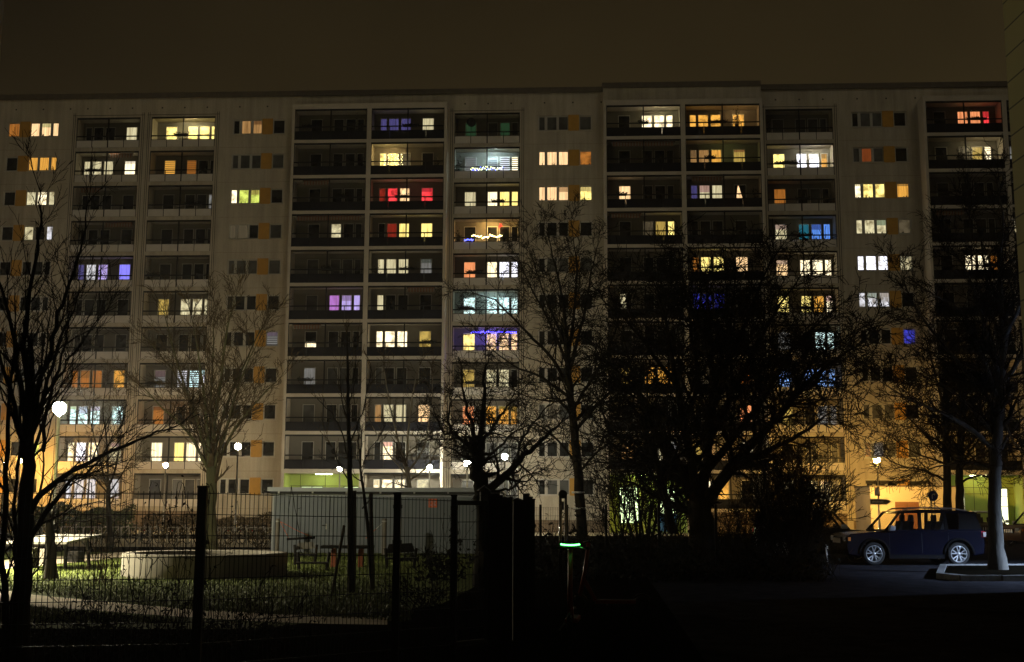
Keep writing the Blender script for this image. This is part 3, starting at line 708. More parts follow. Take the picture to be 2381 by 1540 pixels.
# ------------------------------------------------------------------ street lamps
def lampglow(c, p): return emit('lamp_glass_glow', c, p)
LG = {'w': lampglow((1, .90, .64), 1400), 'm': lampglow((1, .78, .44), 620), 'c': lampglow((1, .95, .76), 480), 'o': lampglow((1, .54, .11), 3600), 'p': lampglow((1, .52, .10), 1700), 'b': lampglow((.75, .78, 1), 300), 'x': lampglow((.56, .72, 1), 60000), 'l': lampglow((1, .90, .60), 22000)}
def street_lamp(px, py, h, kind, label, style='lantern', xy=None, size=1.0):
    if xy is None:
        d = ray(px, py); t = (h - 1.6) / d.z; P = EYE + d * t; P.z = 0
    else: P = Vector((*xy, 0))
    o = empty('street_lamp', P, 0, label, 'street lamp', 'street lamps in the yard')
    pb = MB()
    pb.lathe([(.085, 0), (.085, .9), (.055, 1.0), (.045, h - .25), (.06, h - .25), (.06, h - .16), (0, h - .16)], M['steel'], 12); pb.make('pole', o)
    gb_ = MB(); s_ = size
    if style == 'led':
        sg = 1 if P.x < 0 else -1
        gb_.face([(sg * .25, -.13, h), (sg * .25, .13, h), (sg * .80, .13, h), (sg * .80, -.13, h)], LG[kind]); gb_.make('glass', o)
        hb = MB(); hb.box(min(sg * .2, sg * .85), max(sg * .2, sg * .85), -.17, .17, h + .01, h + .08, M['steel'])
        for y_ in (-.16, .14): hb.box(min(sg * .2, sg * .85), max(sg * .2, sg * .85), y_, y_ + .02, h - .10, h + .009, M['steel'])
        for x_ in (.2, .83): hb.box(min(sg * x_, sg * (x_ + .02)), max(sg * x_, sg * (x_ + .02)), -.139, .139, h - .19, h + .009, M['steel'])
        hb.bar((0, 0, h - .2), (sg * .3, 0, h + .05), .06, .06, M['steel']); hb.make('hat', o)
        return o
    if style == 'lantern': prof = [(.0, -.155), (.13, -.155), (.20, -.13), (.21, .1), (.0, .1)]
    else: prof = [(.0, -.155), (.07, -.15), (.16, -.08), (.195, .03), (.17, .13), (.09, .205), (0, .22)]
    gb_.lathe([(r * s_, h + z * s_) for r, z in prof], LG[kind], 14); gb_.make('glass', o)
    if style != 'lantern':
        cb_ = MB(); cb_.lathe([(.07, h - .16), (.085, h - .155), (.08, h - .12), (.06, h - .12)], M['steel'], 14); cb_.make('collar', o)
        return o
    hb = MB(); hb.lathe([(.0, h + .101 * s_), (.30 * s_, h + .101 * s_), (.38 * s_, h + .115 * s_), (.26 * s_, h + .16 * s_), (.08 * s_, h + .22 * s_), (0, h + .23 * s_)], M['steel'], 18)
    hb.make('hat', o)
    return o
street_lamp(138, 952, 4.5, 'w', 'tall street lamp with a dazzling white head beside the big left tree', 'globe')
street_lamp(553, 1040, 5.2, 'm', 'white street lamp in front of the ochre panels, right of the forked pale tree', 'globe')
street_lamp(385, 1083, 4.6, 'm', 'small distant white street lamp above the bicycle racks', 'globe', size=.85)
street_lamp(790, 1090, 4.4, 'c', 'street lamp beside the green entrance, left of the staked young tree', 'lantern', size=.75)
street_lamp(998, 1088, 4.6, 'c', 'white street lamp behind the dark part of the shed', 'globe')
street_lamp(1086, 1077, 4.8, 'c', 'street lamp with a flat hat just left of the gnarled tree', 'lantern', size=1.1)
street_lamp(1173, 1063, 5.0, 'c', 'street lamp seen between the branches right of the gnarled trunk', 'globe')
street_lamp(2038, 1070, 4.95, 'o', 'orange sodium street lamp in front of the annex', 'lantern', size=.9)
street_lamp(12, 1080, 4.5, 'b', 'cold white street lamp at the left picture edge', 'globe', size=.8)
street_lamp(47, 1070, 5.1, 'p', 'orange street lamp half hidden by the big left trunk', 'lantern', size=.9)
street_lamp(0, 0, 4.6, 'x', 'cold blue-white street lamp beyond the right picture edge by the tree island', 'led', xy=(21.2, 29.3))
street_lamp(0, 0, 4.5, 'l', 'added unseen white lamp beyond the left picture edge, lighting the lawn path', 'led', xy=(-15.4, 30.2))  # added unseen lamp, brightens lawn and path without lifting the facade

# ------------------------------------------------------------------ trees
def rot_dir(d, ang, az):
    o = d.orthogonal().normalized(); q = Quaternion(d, az); ax = q @ o
    return (Quaternion(ax, ang) @ d).normalized()
def twigs(mb, p, d, L, r, lev, P, rr, mat):
    """one wobbling branch and the branches it bears"""
    ns = max(2, int(L / P['seg'])) if lev else max(2, int(L / (P['seg'] * 1.3)))
    ns = min(ns, 7)
    pts = [p]; dirs = [d]; rad = [r]
    for i in range(ns):
        d = (d + Vector((rr.gauss(0, 1), rr.gauss(0, 1), rr.gauss(0, 1))) * P['wob'] + Vector((0, 0, P['up']))).normalized()
        p = p + d * (L / ns); pts.append(p); dirs.append(d); rad.append(max(P['rmin'], r * (1 - .75 * (i + 1) / ns)))
    mb.tube(pts, rad, 5 if r > .035 else 3, mat, caps=False)
    if lev <= 0: return
    k = P['kids'][lev - 1]
    for j in range(k):
        f = (.18 + .82 * (j + rr.random()) / k) * ns; i = min(ns - 1, int(f)); q = pts[i].lerp(pts[i + 1], f - i)
        nd = rot_dir(dirs[i + 1], math.radians(rr.uniform(*P['ang'])), rr.uniform(0, 2 * PI))
        twigs(mb, q, nd, L * rr.uniform(*P['ratio']), max(P['rmin'], rad[i] * .55), lev - 1, P, rr, mat)
DEF = dict(seg=.35, wob=.14, up=.05, rmin=.006, kids=(5, 6, 6), ang=(25, 60), ratio=(.4, .62), step=.35, L=1.6, lev=2, start=.25)
def smooth_pts(pts, k, rr, wob):
    out = []
    for i in range(len(pts) - 1):
        p0 = pts[max(i - 1, 0)]; p1 = pts[i]; p2 = pts[i + 1]; p3 = pts[min(i + 2, len(pts) - 1)]
        for j in range(k):
            t = j / k
            q = .5 * ((2 * p1) + (p2 - p0) * t + (2 * p0 - 5 * p1 + 4 * p2 - p3) * t * t + (3 * p1 - p0 - 3 * p2 + p3) * t ** 3)
            if wob and (i or j): q = q + Vector((rr.gauss(0, wob), rr.gauss(0, wob), rr.gauss(0, wob)))
            out.append(q)
    out.append(pts[-1]); return out
def tree(label, Y, trunk, limbs, seed, bark='bark', twig='twig', name='bare_tree', group='bare winter trees', cat='tree', **kw):
    rr = random.Random(seed); P = dict(DEF); P.update(kw)
    tp, r0, r1 = trunk
    def W(q): return at(q[0], q[1], Y + (q[2] if len(q) > 2 else 0))
    base = W(tp[0]); base.z = 0
    o = empty(name, base, 0, label, cat, group)
    T = [W(q) - base for q in tp]; T[0].z = -.05
    T = smooth_pts(T, 4, rr, r0 * P.get('gnarl', .06))
    nT = len(T)
    mb = MB(); rad = [r1 + (r0 - r1) * (1 - i / (nT - 1)) + (r0 * .45 * max(0, 1 - i / 3) if r0 > .08 else 0) for i in range(nT)]
    mb.tube(T, rad, 12 if r0 > .1 else 8, M[bark]); mb.make('trunk', o)
    cb = MB(); lb_ = MB()
    def bear(pts, ra, rb, L, frac0):
        tot = sum((b_ - a).length for a, b_ in zip(pts, pts[1:])); acc = 0; nxt = tot * frac0
        for i in range(len(pts) - 1):
            sl = (pts[i + 1] - pts[i]).length
            if sl < 1e-6: continue
            while nxt < acc + sl:
                t = (nxt - acc) / sl; q = pts[i].lerp(pts[i + 1], t); f = nxt / tot
                d = (pts[i + 1] - pts[i]).normalized(); r = ra + (rb - ra) * f
                nd = rot_dir(d, math.radians(rr.uniform(*P['ang'])), rr.uniform(0, 2 * PI))
                twigs(cb, q, nd, L * (1 - .45 * f) * rr.uniform(.6, 1.2), max(P['rmin'] * 1.5, r * .5), P['lev'], P, rr, M[twig])
                nxt += P['step'] * rr.uniform(.6, 1.4)
            acc += sl
        d = (pts[-1] - pts[-2]).normalized()
        for _ in range(2): twigs(cb, pts[-1], rot_dir(d, rr.uniform(.05, .4), rr.uniform(0, 6.3)), L * .6, rb, P['lev'], P, rr, M[twig])
    for lp, a, b_ in limbs:
        dep = rr.uniform(-1, 1) * P.get('spread', 1.4)
        n_ = len(lp)
        L_ = [at(q[0], q[1], Y + (q[2] if len(q) > 2 else dep * (i / (n_ - 1)))) - base for i, q in enumerate(lp)]
        L_ = smooth_pts(L_, 4, rr, P.get('lwob', .012) * (1 + 4 * P.get('gnarl', .06)))
        nL = len(L_); lb_.tube(L_, [a + (b_ - a) * i / (nL - 1) for i in range(nL)], 7, M[bark])
        bear(L_, a, b_, P['L'], .15)
    if P.get('top', True): bear(T[nT // 2:], (r0 + r1) / 2, r1, P['L'] * .9, .2)
    if lb_.v: lb_.make('limb', o)
    cb.make('crown', o)
    return o

tree('big black many-stemmed tree close by at the left edge, one limb reaching right', 13,
     ([(40, 1535), (48, 1400), (58, 1250), (63, 1120), (66, 980), (70, 860)], .115, .045),
     [([(62, 1200), (110, 1135), (190, 1085), (290, 1035), (385, 1000)], .040, .008), ([(70, 1250), (112, 1185), (165, 1120), (225, 1078)], .035, .01),
      ([(66, 1000), (95, 880), (130, 760), (160, 660), (190, 560), (205, 470)], .035, .006), ([(63, 1050), (100, 920), (145, 780), (185, 680)], .03, .006),
      ([(66, 950), (60, 800), (75, 650), (100, 520), (88, 430)], .035, .006), ([(62, 1000), (40, 850), (15, 700), (-30, 600)], .035, .008),
      ([(64, 1060), (20, 900), (-20, 760)], .035, .01), ([(18, 1530), (8, 1300), (12, 1100), (22, 900), (35, 760)], .042, .010),
      ([(30, 1530), (38, 1320), (32, 1180), (45, 1050), (48, 900)], .03, .01), ([(70, 1000), (115, 900), (175, 820), (230, 740)], .02, .006), ([(100, 1050), (120, 920), (150, 800), (160, 700)], .022, .006)],
     11, rmin=.0028, L=.8, step=.16, seg=.14, lev=2, kids=(3, 4), spread=.6, wob=.12, up=.09, ang=(15, 45))
tree('pale-lit forked tree with a fan of upright branches behind the fence post', 48,
     ([(487, 1290), (488, 1180), (490, 1130), (491, 1085)], .27, .20),
     [([(490, 1100), (465, 1000), (430, 900), (400, 800), (380, 720)], 0.094, .012), ([(490, 1100), (480, 980), (465, 850), (445, 735)], 0.094, .012),
      ([(492, 1095), (500, 980), (515, 870), (530, 760), (548, 690)], 0.101, .012), ([(494, 1095), (530, 980), (560, 880), (602, 790)], 0.086, .012),
      ([(494, 1095), (545, 1000), (600, 930), (650, 880)], 0.072, .012), ([(488, 1100), (440, 1010), (380, 950), (330, 900)], 0.072, .012),
      ([(490, 1100), (455, 960), (400, 860), (345, 790)], 0.065, .012), ([(492, 1090), (520, 960), (575, 830), (620, 740)], 0.072, .012), ([(492, 1095), (490, 950), (495, 820), (500, 710)], 0.072, .012)],
     12, bark='bark_green', twig='twig_brown', rmin=.009, L=1.7, step=.36, lev=2, kids=(4, 5), up=.08, ang=(18, 45), spread=2.2)
tree('slim young tree tied between wooden stakes in front of the shed', 23.8,
     ([(817, 1372), (815, 1250), (813, 1100), (810, 980), (808, 870), (806, 775)], .075, .012),
     [([(813, 1080), (795, 1010), (770, 960), (735, 925)], .018, .006), ([(812, 1040), (835, 980), (850, 920), (862, 850)], .018, .005), ([(811, 1000), (795, 930), (790, 850)], .016, .005),
      ([(813, 1120), (780, 1060), (760, 1010)], .015, .005), ([(810, 940), (825, 870), (830, 800)], .014, .005)],
     13, rmin=.004, L=.55, step=.2, seg=.15, lev=1, kids=(3, 3), up=.1, ang=(15, 40), spread=.5, twig='twig_brown')
tree('leaning thin second stem beside the staked young tree', 24.6,
     ([(866, 1375), (856, 1240), (846, 1150), (838, 1090), (840, 1010)], .045, .015),
     [([(838, 1090), (855, 1055), (872, 1030), (890, 1000)], .014, .005), ([(838, 1085), (832, 1030), (826, 960), (822, 900)], .016, .005), ([(842, 1120), (800, 1090), (765, 1075)], .012, .005)],
     14, rmin=.004, L=.4, step=.22, seg=.15, lev=1, kids=(3, 3), up=.06, ang=(15, 45), spread=.3)
tree('pale thin-branched birch between the two middle street lamps', 60,
     ([(965, 1262), (958, 1180), (950, 1120), (945, 1085)], .13, .10),
     [([(946, 1095), (925, 1020), (905, 940), (893, 860)], .07, .02), ([(946, 1100), (985, 1040), (1002, 950), (1006, 870)], .06, .02), ([(945, 1090), (950, 1000), (962, 900), (975, 850)], .06, .02),
      ([(950, 1120), (1000, 1075), (1030, 1000)], .05, .02), ([(948, 1110), (900, 1050), (865, 990)], .05, .02)],
     15, bark='bark_pale', twig='twig_brown', rmin=.01, L=1.5, step=.55, lev=2, kids=(3, 4), up=.02, spread=1.5)
tree('low gnarled black tree forking above the shed roof', 26,
     ([(1130, 1330), (1128, 1200), (1120, 1140), (1108, 1095), (1112, 1055)], .21, .13),
     [([(1126, 1150), (1165, 1112), (1200, 1078), (1240, 1040), (1275, 1010), (1302, 985)], .10, .02), ([(1110, 1070), (1092, 1040), (1058, 1012), (1040, 970), (1047, 928)], .06, .012),
      ([(1112, 1060), (1130, 1010), (1162, 968), (1196, 930)], .06, .012), ([(1111, 1060), (1100, 990), (1080, 930), (1072, 870)], .06, .012),
      ([(1112, 1055), (1121, 960), (1124, 890), (1136, 830)], .07, .01), ([(1108, 1085), (1070, 1052), (1028, 1038)], .04, .012),
      ([(1200, 1078), (1215, 1020), (1250, 970), (1290, 930)], .035, .01), ([(1112, 1060), (1150, 1050), (1190, 1010), (1230, 990)], .04, .01), ([(1060, 1012), (1030, 1000), (1010, 960)], .03, .01),
      ([(1130, 1145), (1185, 1135), (1215, 1110), (1245, 1100)], .03, .01)],
     16, gnarl=.12, rmin=.005, L=.85, step=.15, seg=.16, wob=.3, up=.03, lev=2, kids=(4, 5), ang=(30, 75), spread=.9, lwob=.014)
tree('tall slender dark tree with pale bands on its trunk, right of the middle', 40,
     ([(1355, 1302), (1351, 1200), (1342, 1080), (1332, 980), (1325, 900), (1317, 810)], .19, .09),
     [([(1318, 820), (1310, 720), (1292, 620), (1272, 545)], .07, .012), ([(1322, 860), (1350, 760), (1370, 660), (1388, 575)], .07, .012),
      ([(1325, 900), (1272, 820), (1212, 760), (1150, 700), (1085, 680)], .07, .012), ([(1328, 930), (1262, 880), (1192, 850), (1130, 800)], .06, .012),
      ([(1335, 1000), (1400, 930), (1450, 870), (1482, 800)], .07, .012), ([(1320, 850), (1282, 760), (1240, 680), (1205, 600)], .06, .012),
      ([(1330, 950), (1390, 860), (1430, 770), (1445, 690)], .06, .012), ([(1342, 1080), (1282, 1010), (1222, 970)], .05, .012), ([(1344, 1100), (1400, 1040), (1450, 1010)], .05, .012),
      ([(1320, 840), (1335, 720), (1340, 620), (1330, 530)], .06, .01), ([(1328, 930), (1250, 930), (1180, 900)], .04, .01), ([(1318, 810), (1270, 700), (1230, 580)], .05, .01)],
     17, rmin=.0075, L=1.5, step=.26, lev=2, kids=(5, 6), wob=.16, up=.05, spread=2.2)
tree('massive black tree with a forked trunk and a dense dark crown', 33,
     ([(1636, 1325), (1632, 1230), (1626, 1165)], .40, .31),
     [([(1625, 1180), (1590, 1120), (1550, 1060), (1510, 980), (1480, 900), (1452, 800)], .17, .02), ([(1626, 1175), (1640, 1090), (1650, 1000), (1655, 880), (1650, 760), (1640, 650)], .17, .02),
      ([(1632, 1175), (1680, 1112), (1740, 1040), (1800, 980), (1860, 905), (1930, 845), (2000, 800)], .19, .02), ([(1622, 1160), (1592, 1000), (1570, 880), (1550, 760), (1530, 680)], .14, .02),
      ([(1650, 1020), (1700, 920), (1750, 820), (1800, 730), (1850, 660)], .11, .02), ([(1640, 1100), (1720, 1000), (1790, 900), (1850, 800), (1920, 740)], .12, .02),
      ([(1600, 1130), (1540, 1092), (1480, 1050), (1420, 1000), (1390, 930)], .10, .02), ([(1580, 1080), (1500, 930), (1432, 860)], .08, .02),
      ([(1655, 900), (1720, 780), (1760, 680), (1790, 610)], .08, .02), ([(1572, 900), (1500, 800), (1440, 730)], .07, .02), ([(1650, 800), (1600, 700), (1580, 620)], .07, .02),
      ([(1700, 1090), (1780, 1050), (1860, 1010), (1930, 960)], .10, .02), ([(1655, 950), (1690, 840), (1700, 740), (1710, 640)], .08, .02), ([(1740, 1040), (1830, 940), (1890, 840), (1960, 790)], .09, .02),
      ([(1565, 1235), (1548, 1170), (1533, 1100), (1500, 1000), (1470, 940)], .14, .03), ([(1580, 1000), (1620, 900), (1610, 800), (1600, 720)], .08, .02)],
     18, rmin=.0095, L=2.0, step=.20, seg=.3, lev=2, kids=(6, 6), wob=.2, up=.03, ang=(25, 70), spread=2.4)
tree('grey plane tree in the kerbed island with a lit right side', 32.4,
     ([(2320, 1327), (2314, 1250), (2311, 1150), (2316, 1050), (2325, 900), (2336, 760)], .215, .10),
     [([(2316, 1050), (2260, 1000), (2190, 960), (2120, 932), (2050, 890)], .08, .012), ([(2320, 960), (2260, 880), (2190, 800), (2130, 720), (2092, 640)], .08, .012),
      ([(2325, 890), (2290, 760), (2250, 640), (2200, 560)], .08, .012), ([(2332, 800), (2322, 650), (2330, 520), (2322, 420)], .08, .012), ([(2335, 790), (2370, 700), (2402, 560)], .08, .015),
      ([(2314, 1090), (2250, 1075), (2190, 1082), (2140, 1100)], .05, .01), ([(2325, 900), (2380, 820), (2430, 760)], .08, .02), ([(2322, 930), (2270, 800), (2230, 720), (2160, 680)], .06, .01),
      ([(2330, 820), (2300, 700), (2280, 560), (2260, 480)], .06, .01), ([(2318, 1020), (2240, 930), (2160, 880), (2080, 850)], .06, .01), ([(2325, 890), (2340, 1000), (2375, 1050)], .05, .01), ([(2316, 1060), (2370, 980), (2420, 950)], .06, .01)],
     19, bark='bark_grey', rmin=.007, L=1.5, step=.2, lev=2, kids=(6, 6), wob=.18, up=.02, spread=2.2)
tree('straight dark tree left of the pair before the lit right-hand entrance', 50,
     ([(2202, 1276), (2202, 1200), (2201, 1120), (2200, 1040), (2196, 940)], .20, .12),
     [([(2202, 1120), (2150, 1095), (2100, 1085), (2050, 1060)], .06, .012), ([(2200, 1060), (2140, 1000), (2090, 950)], .07, .015), ([(2198, 960), (2170, 860), (2150, 780)], .07, .015), ([(2198, 950), (2220, 850), (2230, 780)], .07, .015), ([(2201, 1080), (2120, 1050), (2060, 1010)], .05, .012), ([(2200, 1000), (2240, 930), (2270, 880)], .06, .012)],
     20, rmin=.009, L=1.9, step=.3, lev=2, kids=(6, 6), spread=2)
tree('straight dark tree right of the pair before the lit right-hand entrance', 50,
     ([(2233, 1276), (2232, 1200), (2230, 1120), (2232, 1040), (2236, 930)], .20, .12),
     [([(2231, 1125), (2270, 1105), (2310, 1110), (2350, 1090)], .05, .012), ([(2232, 1060), (2280, 1000), (2320, 930)], .07, .015), ([(2234, 960), (2220, 860), (2200, 770)], .07, .015), ([(2235, 950), (2270, 850), (2290, 760)], .07, .015), ([(2231, 1090), (2270, 1060), (2330, 1040)], .05, .012)],
     21, rmin=.009, L=1.9, step=.3, lev=2, kids=(6, 6), spread=2)
tree('small bare tree between the left street lamp and the distant one', 52,
     ([(256, 1268), (253, 1190), (252, 1130)], .13, .09),
     [([(252, 1140), (235, 1080), (215, 1000), (200, 930)], .05, .012), ([(252, 1140), (270, 1080), (282, 1000), (272, 930)], .05, .012), ([(252, 1150), (290, 1090), (315, 1050)], .04, .012), ([(252, 1150), (210, 1100), (185, 1060)], .04, .012), ([(252, 1135), (250, 1050), (240, 950), (250, 880)], .05, .012)],
     22, twig='twig_brown', rmin=.009, L=1.2, step=.35, lev=2, kids=(3, 4), spread=1.2)
tree('short dark stub of a tree with arching branches on the lawn at the left', 28,
     ([(118, 1346), (119, 1290), (117, 1235), (114, 1215)], .13, .09),
     [([(116, 1228), (150, 1210), (200, 1212), (262, 1196)], .035, .008), ([(115, 1228), (90, 1190), (70, 1170)], .03, .008), ([(117, 1240), (160, 1190), (215, 1170), (270, 1175)], .025, .006), ([(116, 1220), (130, 1170), (150, 1120)], .03, .006), ([(118, 1285), (150, 1250), (162, 1235)], .02, .006)],
     23, rmin=.005, L=.6, step=.25, seg=.2, lev=1, kids=(4, 4), wob=.2, spread=.6)

def shrub(label, Y, base, tips, seed, r=.02, twig='twig', name='bare_shrub', group='leafless shrubs', L=.6, step=.25, lev=1, kids=(3, 3), spread=.6, rmin=.004, leaves=0):
    rr = random.Random(seed)
    P = dict(DEF); P.update(seg=.2, wob=.14, up=.06, rmin=rmin, kids=kids, ang=(15, 50))
    b0 = at(base[0], base[1], Y); b0.z = 0
    o = empty(name, b0, 0, label, 'shrub', group)
    sb = MB(); lf = MB()
    for i, t in enumerate(tips):
        q = at(t[0], t[1], Y + rr.uniform(-1, 1) * spread) - b0
        s0 = Vector((rr.gauss(0, .12) + (q.x * .12), rr.gauss(0, .12), -.03))
        mid = s0.lerp(q, .5) + Vector((rr.gauss(0, .06), rr.gauss(0, .06), .12 * q.z * rr.random()))
        pts = smooth_pts([s0, mid, q], 4, rr, .01)
        ra = r * rr.uniform(.6, 1.3)
        sb.tube(pts, [ra + (rmin - ra) * k / (len(pts) - 1) for k in range(len(pts))], 5, M[twig], caps=False)
        tot = (q - s0).length; k = max(2, int(tot / step))
        for j in range(k):
            f = rr.uniform(.25, 1) * (len(pts) - 1); ii = min(len(pts) - 2, int(f)); pp = pts[ii].lerp(pts[ii + 1], f - ii)
            d = (pts[ii + 1] - pts[ii]).normalized()
            twigs(sb, pp, rot_dir(d, math.radians(rr.uniform(15, 50)), rr.uniform(0, 6.3)), L * rr.uniform(.5, 1.2), max(rmin, ra * .4), lev, P, rr, M[twig])
        for _ in range(leaves): lf.leaf(pts[-1].lerp(pts[2], rr.random()) + Vector((rr.gauss(0, .06), rr.gauss(0, .06), rr.gauss(0, .06))), .035, M['leaf_dark'], rr)
    sb.make('stem', o)
    if leaves: lf.make('leaves', o)
    return o
def fan(x0, x1, ytop, n, rr, jit=40): return [(x0 + (x1 - x0) * (i + rr.random()) / n, ytop + rr.uniform(0, jit) + abs((i + .5) / n - .5) * jit) for i in range(n)]
q = random.Random(5)
shrub('dense twiggy willow-like shrub left of the parked cars', 33.5, (1850, 1322), fan(1745, 1945, 1075, 46, q, 90), 31, .018, L=.9, step=.22, lev=2, kids=(3, 3), rmin=.007, spread=1.2)
shrub('bare shrub with crossing stems in front of the green entrance', 36, (1490, 1311), fan(1410, 1575, 1030, 12, q, 110), 32, .045, L=1.2, step=.35, lev=2, kids=(3, 4), rmin=.007, spread=1)
shrub('bare sapling clump leaning left of the green entrance', 35, (1440, 1314), fan(1372, 1480, 1060, 8, q, 120), 33, .035, L=1.1, step=.35, lev=2, kids=(3, 4), rmin=.007, spread=.8)
shrub('bare sapling clump between the entrance and the massive tree', 37, (1560, 1308), fan(1500, 1620, 1060, 8, q, 100), 34, .03, L=1.1, step=.35, lev=2, kids=(3, 4), rmin=.007, spread=.8)
shrub('bare shrub below the massive dark crown', 34, (1720, 1320), fan(1660, 1790, 1150, 22, q, 90), 35, .018, L=.8, step=.25, lev=2, kids=(3, 3), rmin=.006, spread=1)
shrub('slim brown-stemmed shrub on the lawn left of the round planter', 26, (240, 1360), fan(180, 285, 1225, 20, q, 60), 36, .010, L=.35, step=.3, spread=.4, rmin=.003, twig='twig_brown')
shrub('thin bare bush against the fence, lower left', 15, (215, 1480), fan(120, 330, 1380, 16, q, 60), 37, .008, L=.3, step=.12, spread=.3, rmin=.003, leaves=14)
shrub('leafy dark bush at the foot of the middle fence', 14.5, (560, 1500), fan(480, 680, 1400, 18, q, 60), 38, .007, L=.3, step=.14, spread=.3, rmin=.003, leaves=12)
shrub('leafless bush by the bicycle racks in front of the shed corner', 50, (610, 1276), fan(560, 655, 1200, 18, q, 40), 39, .014, L=.5, step=.35, spread=.6, rmin=.006, twig='twig_brown')
shrub('dry bush behind the round planter near the fence post', 48, (520, 1280), fan(480, 560, 1215, 14, q, 40), 40, .014, L=.5, step=.35, spread=.6, rmin=.006, twig='twig_brown')
shrub('dry ochre bush behind the left end of the round planter', 47, (385, 1281), fan(340, 440, 1215, 14, q, 40), 41, .014, L=.5, step=.35, spread=.6, rmin=.006, twig='twig_brown')
shrub('dark low bush left of the wooden fence posts', 20, (980, 1415), fan(900, 1060, 1330, 20, q, 50), 42, .008, L=.3, step=.16, spread=.5, rmin=.004, leaves=14)

# evergreen hedge behind the bicycles
def hedge(label, px0, px1, Y, h, dpt, n, mat, seed, leaf=.09):
    rr = random.Random(seed); a = at(px0, 1250, Y); b_ = at(px1, 1250, Y); a.z = b_.z = 0
    o = empty('hedge', (a + b_) / 2, 0, label, 'hedge'); c0 = (a + b_) / 2
    L = (b_ - a).length; mb = MB()
    for i in range(n):
        u = rr.uniform(-.5, .5) * L; hh = h * (.82 + .18 * math.sin(u * 1.9 + seed) * math.cos(u * .83))
        z = hh * (rr.random() ** .7); yy = rr.gauss(0, .36) * dpt
        mb.leaf(Vector((u, yy, z)), leaf, M[mat], rr)
    for i in range(int(L * 2.5)):
        u = rr.uniform(-.5, .5) * L; mb.tube([(u, rr.gauss(0, .2), 0), (u + rr.gauss(0, .1), rr.gauss(0, .2), h * .8)], .012, 3, M['twig'])
    mb.make('foliage', o)
hedge('clipped dark green hedge below the left-hand windows', 10, 308, 71, 2.05, 1.0, 9000, 'leaf', 3)
hedge('thin brown hedge below the ochre panels beside the shed', 330, 640, 73, 1.45, .9, 3500, 'leaf_dry', 4)
# undergrowth in front of the trees
def undergrowth(rr):
    mb = MB()
    for k in range(150):                              # clumps of uneven height
        px0 = rr.uniform(1240, 1900) if rr.random() < .88 else rr.uniform(940, 1240)
        Y0 = rr.uniform(28, 38); hh = rr.uniform(.25, .95) * (1.15 if Y0 > 33 else .75); wd = rr.uniform(.35, .9)
        x0 = (px0 - 1190) / FPX * Y0 * .99
        for i in range(58):
            z = abs(rr.gauss(0, .5)) * hh; f = max(.15, 1 - z / (hh * 1.6))
            mb.leaf(Vector((x0 + rr.gauss(0, .45) * wd * f, Y0 + rr.gauss(0, .45) * wd * f, z + .02)), .085, M['leaf_dark'], rr)
        for i in range(7):
            x = x0 + rr.gauss(0, .3); y = Y0 + rr.gauss(0, .3)
            mb.tube([(x, y, 0), (x + rr.gauss(0, .15), y + rr.gauss(0, .1), hh * .6), (x + rr.gauss(0, .3), y + rr.gauss(0, .2), hh * rr.uniform(.9, 1.6))], .006, 3, M['twig'], caps=False)
    for k in range(120):                              # low growth between fence and path
        Y0 = rr.uniform(13.4, 15.4); x0 = (rr.uniform(-60, 1050) - 1190) / FPX * Y0 * .99; hh = rr.uniform(.08, .3)
        if x0 > -4.2 + (Y0 - 13.6) * .9: continue
        for i in range(40): mb.leaf(Vector((x0 + rr.gauss(0, .3), Y0 + rr.gauss(0, .25), abs(rr.gauss(0, .5)) * hh + .01)), .035, M['leaf_dark'], rr)
    return tag(mb.make('undergrowth'), kind='stuff')
undergrowth(random.Random(21))
def grass(rr):
    mb = MB()
    for i in range(42000):
        Y = 17.5 + 28 * rr.random() ** 1.3; px = rr.uniform(-20, 960)
        x = (px - 1190) / FPX * Y * .985
        py = 1186.6 + 1.6 * FPX / Y
        h = rr.uniform(.03, .09); a = rr.uniform(0, PI); wd = .011
        dx, dy = math.cos(a) * wd, math.sin(a) * wd
        lx, ly = rr.gauss(0, .03), rr.gauss(0, .03)
        mb.face([(x - dx, Y - dy, .004), (x + dx, Y + dy, .004), (x + lx, Y + ly, h)], M['grassblade'])
    return mb
# keep the blades off the paths
gm = grass(random.Random(33))
def inband(x, y):
    py = 1186.6 + 1.6 * FPX / y; px = 1190 + x / y * FPX / .985
    lo = 1371 + (px) * .104 - max(0, px - 460) * .06
    if lo - 2 < py < lo + 29 - px * .012: return True
    if py < 1286: return True
    if 1308 - px * .062 - 8 < py < 1330 - px * .085 + 3 and px < 330: return True
    return False
keep = [i for i, f in enumerate(gm.f) if not inband(gm.v[f[0]][0], gm.v[f[0]][1])]
g2 = MB()
for i in keep: g2.face([gm.v[k] for k in gm.f[i]], M['grassblade'])
tag(g2.make('grass'), kind='stuff')

# ------------------------------------------------------------------ mesh fence
def fence_panel(mb, a, b_, z0, z1a, z1b, sp=.05):
    a = Vector(a); b_ = Vector(b_); L = (b_ - a).length; n = int(L / sp); d = (b_ - a) / L
    for i in range(n + 1):
        p = a + d * (i * L / n); t = z1a + (z1b - z1a) * i / n
        mb.bar((p.x, p.y, z0), (p.x, p.y, t + .02), .0055, .0055, M['fence'])
    k = 0
    while k * .2 < 1.75:
        for off in (-.006, .006):
            nrm = Vector((-d.y, d.x, 0)) * off
            mb.bar(Vector((a.x, a.y, z1a - k * .2)) + nrm, Vector((b_.x, b_.y, z1b - k * .2)) + nrm, .007, .007, M['fence'])
        k += 1
f0 = at(-170, 1147, 11.2); f1 = at(475, 1147, 11.6); f2 = at(925, 1161, 13.3); f3 = at(1056, 1165, 13.9)
FN = empty('mesh_fence', (f1.x, f1.y, 0), 0, 'dark double-rod mesh fence with square posts across the foreground', 'fence')
base = Vector((f1.x, f1.y, 0))
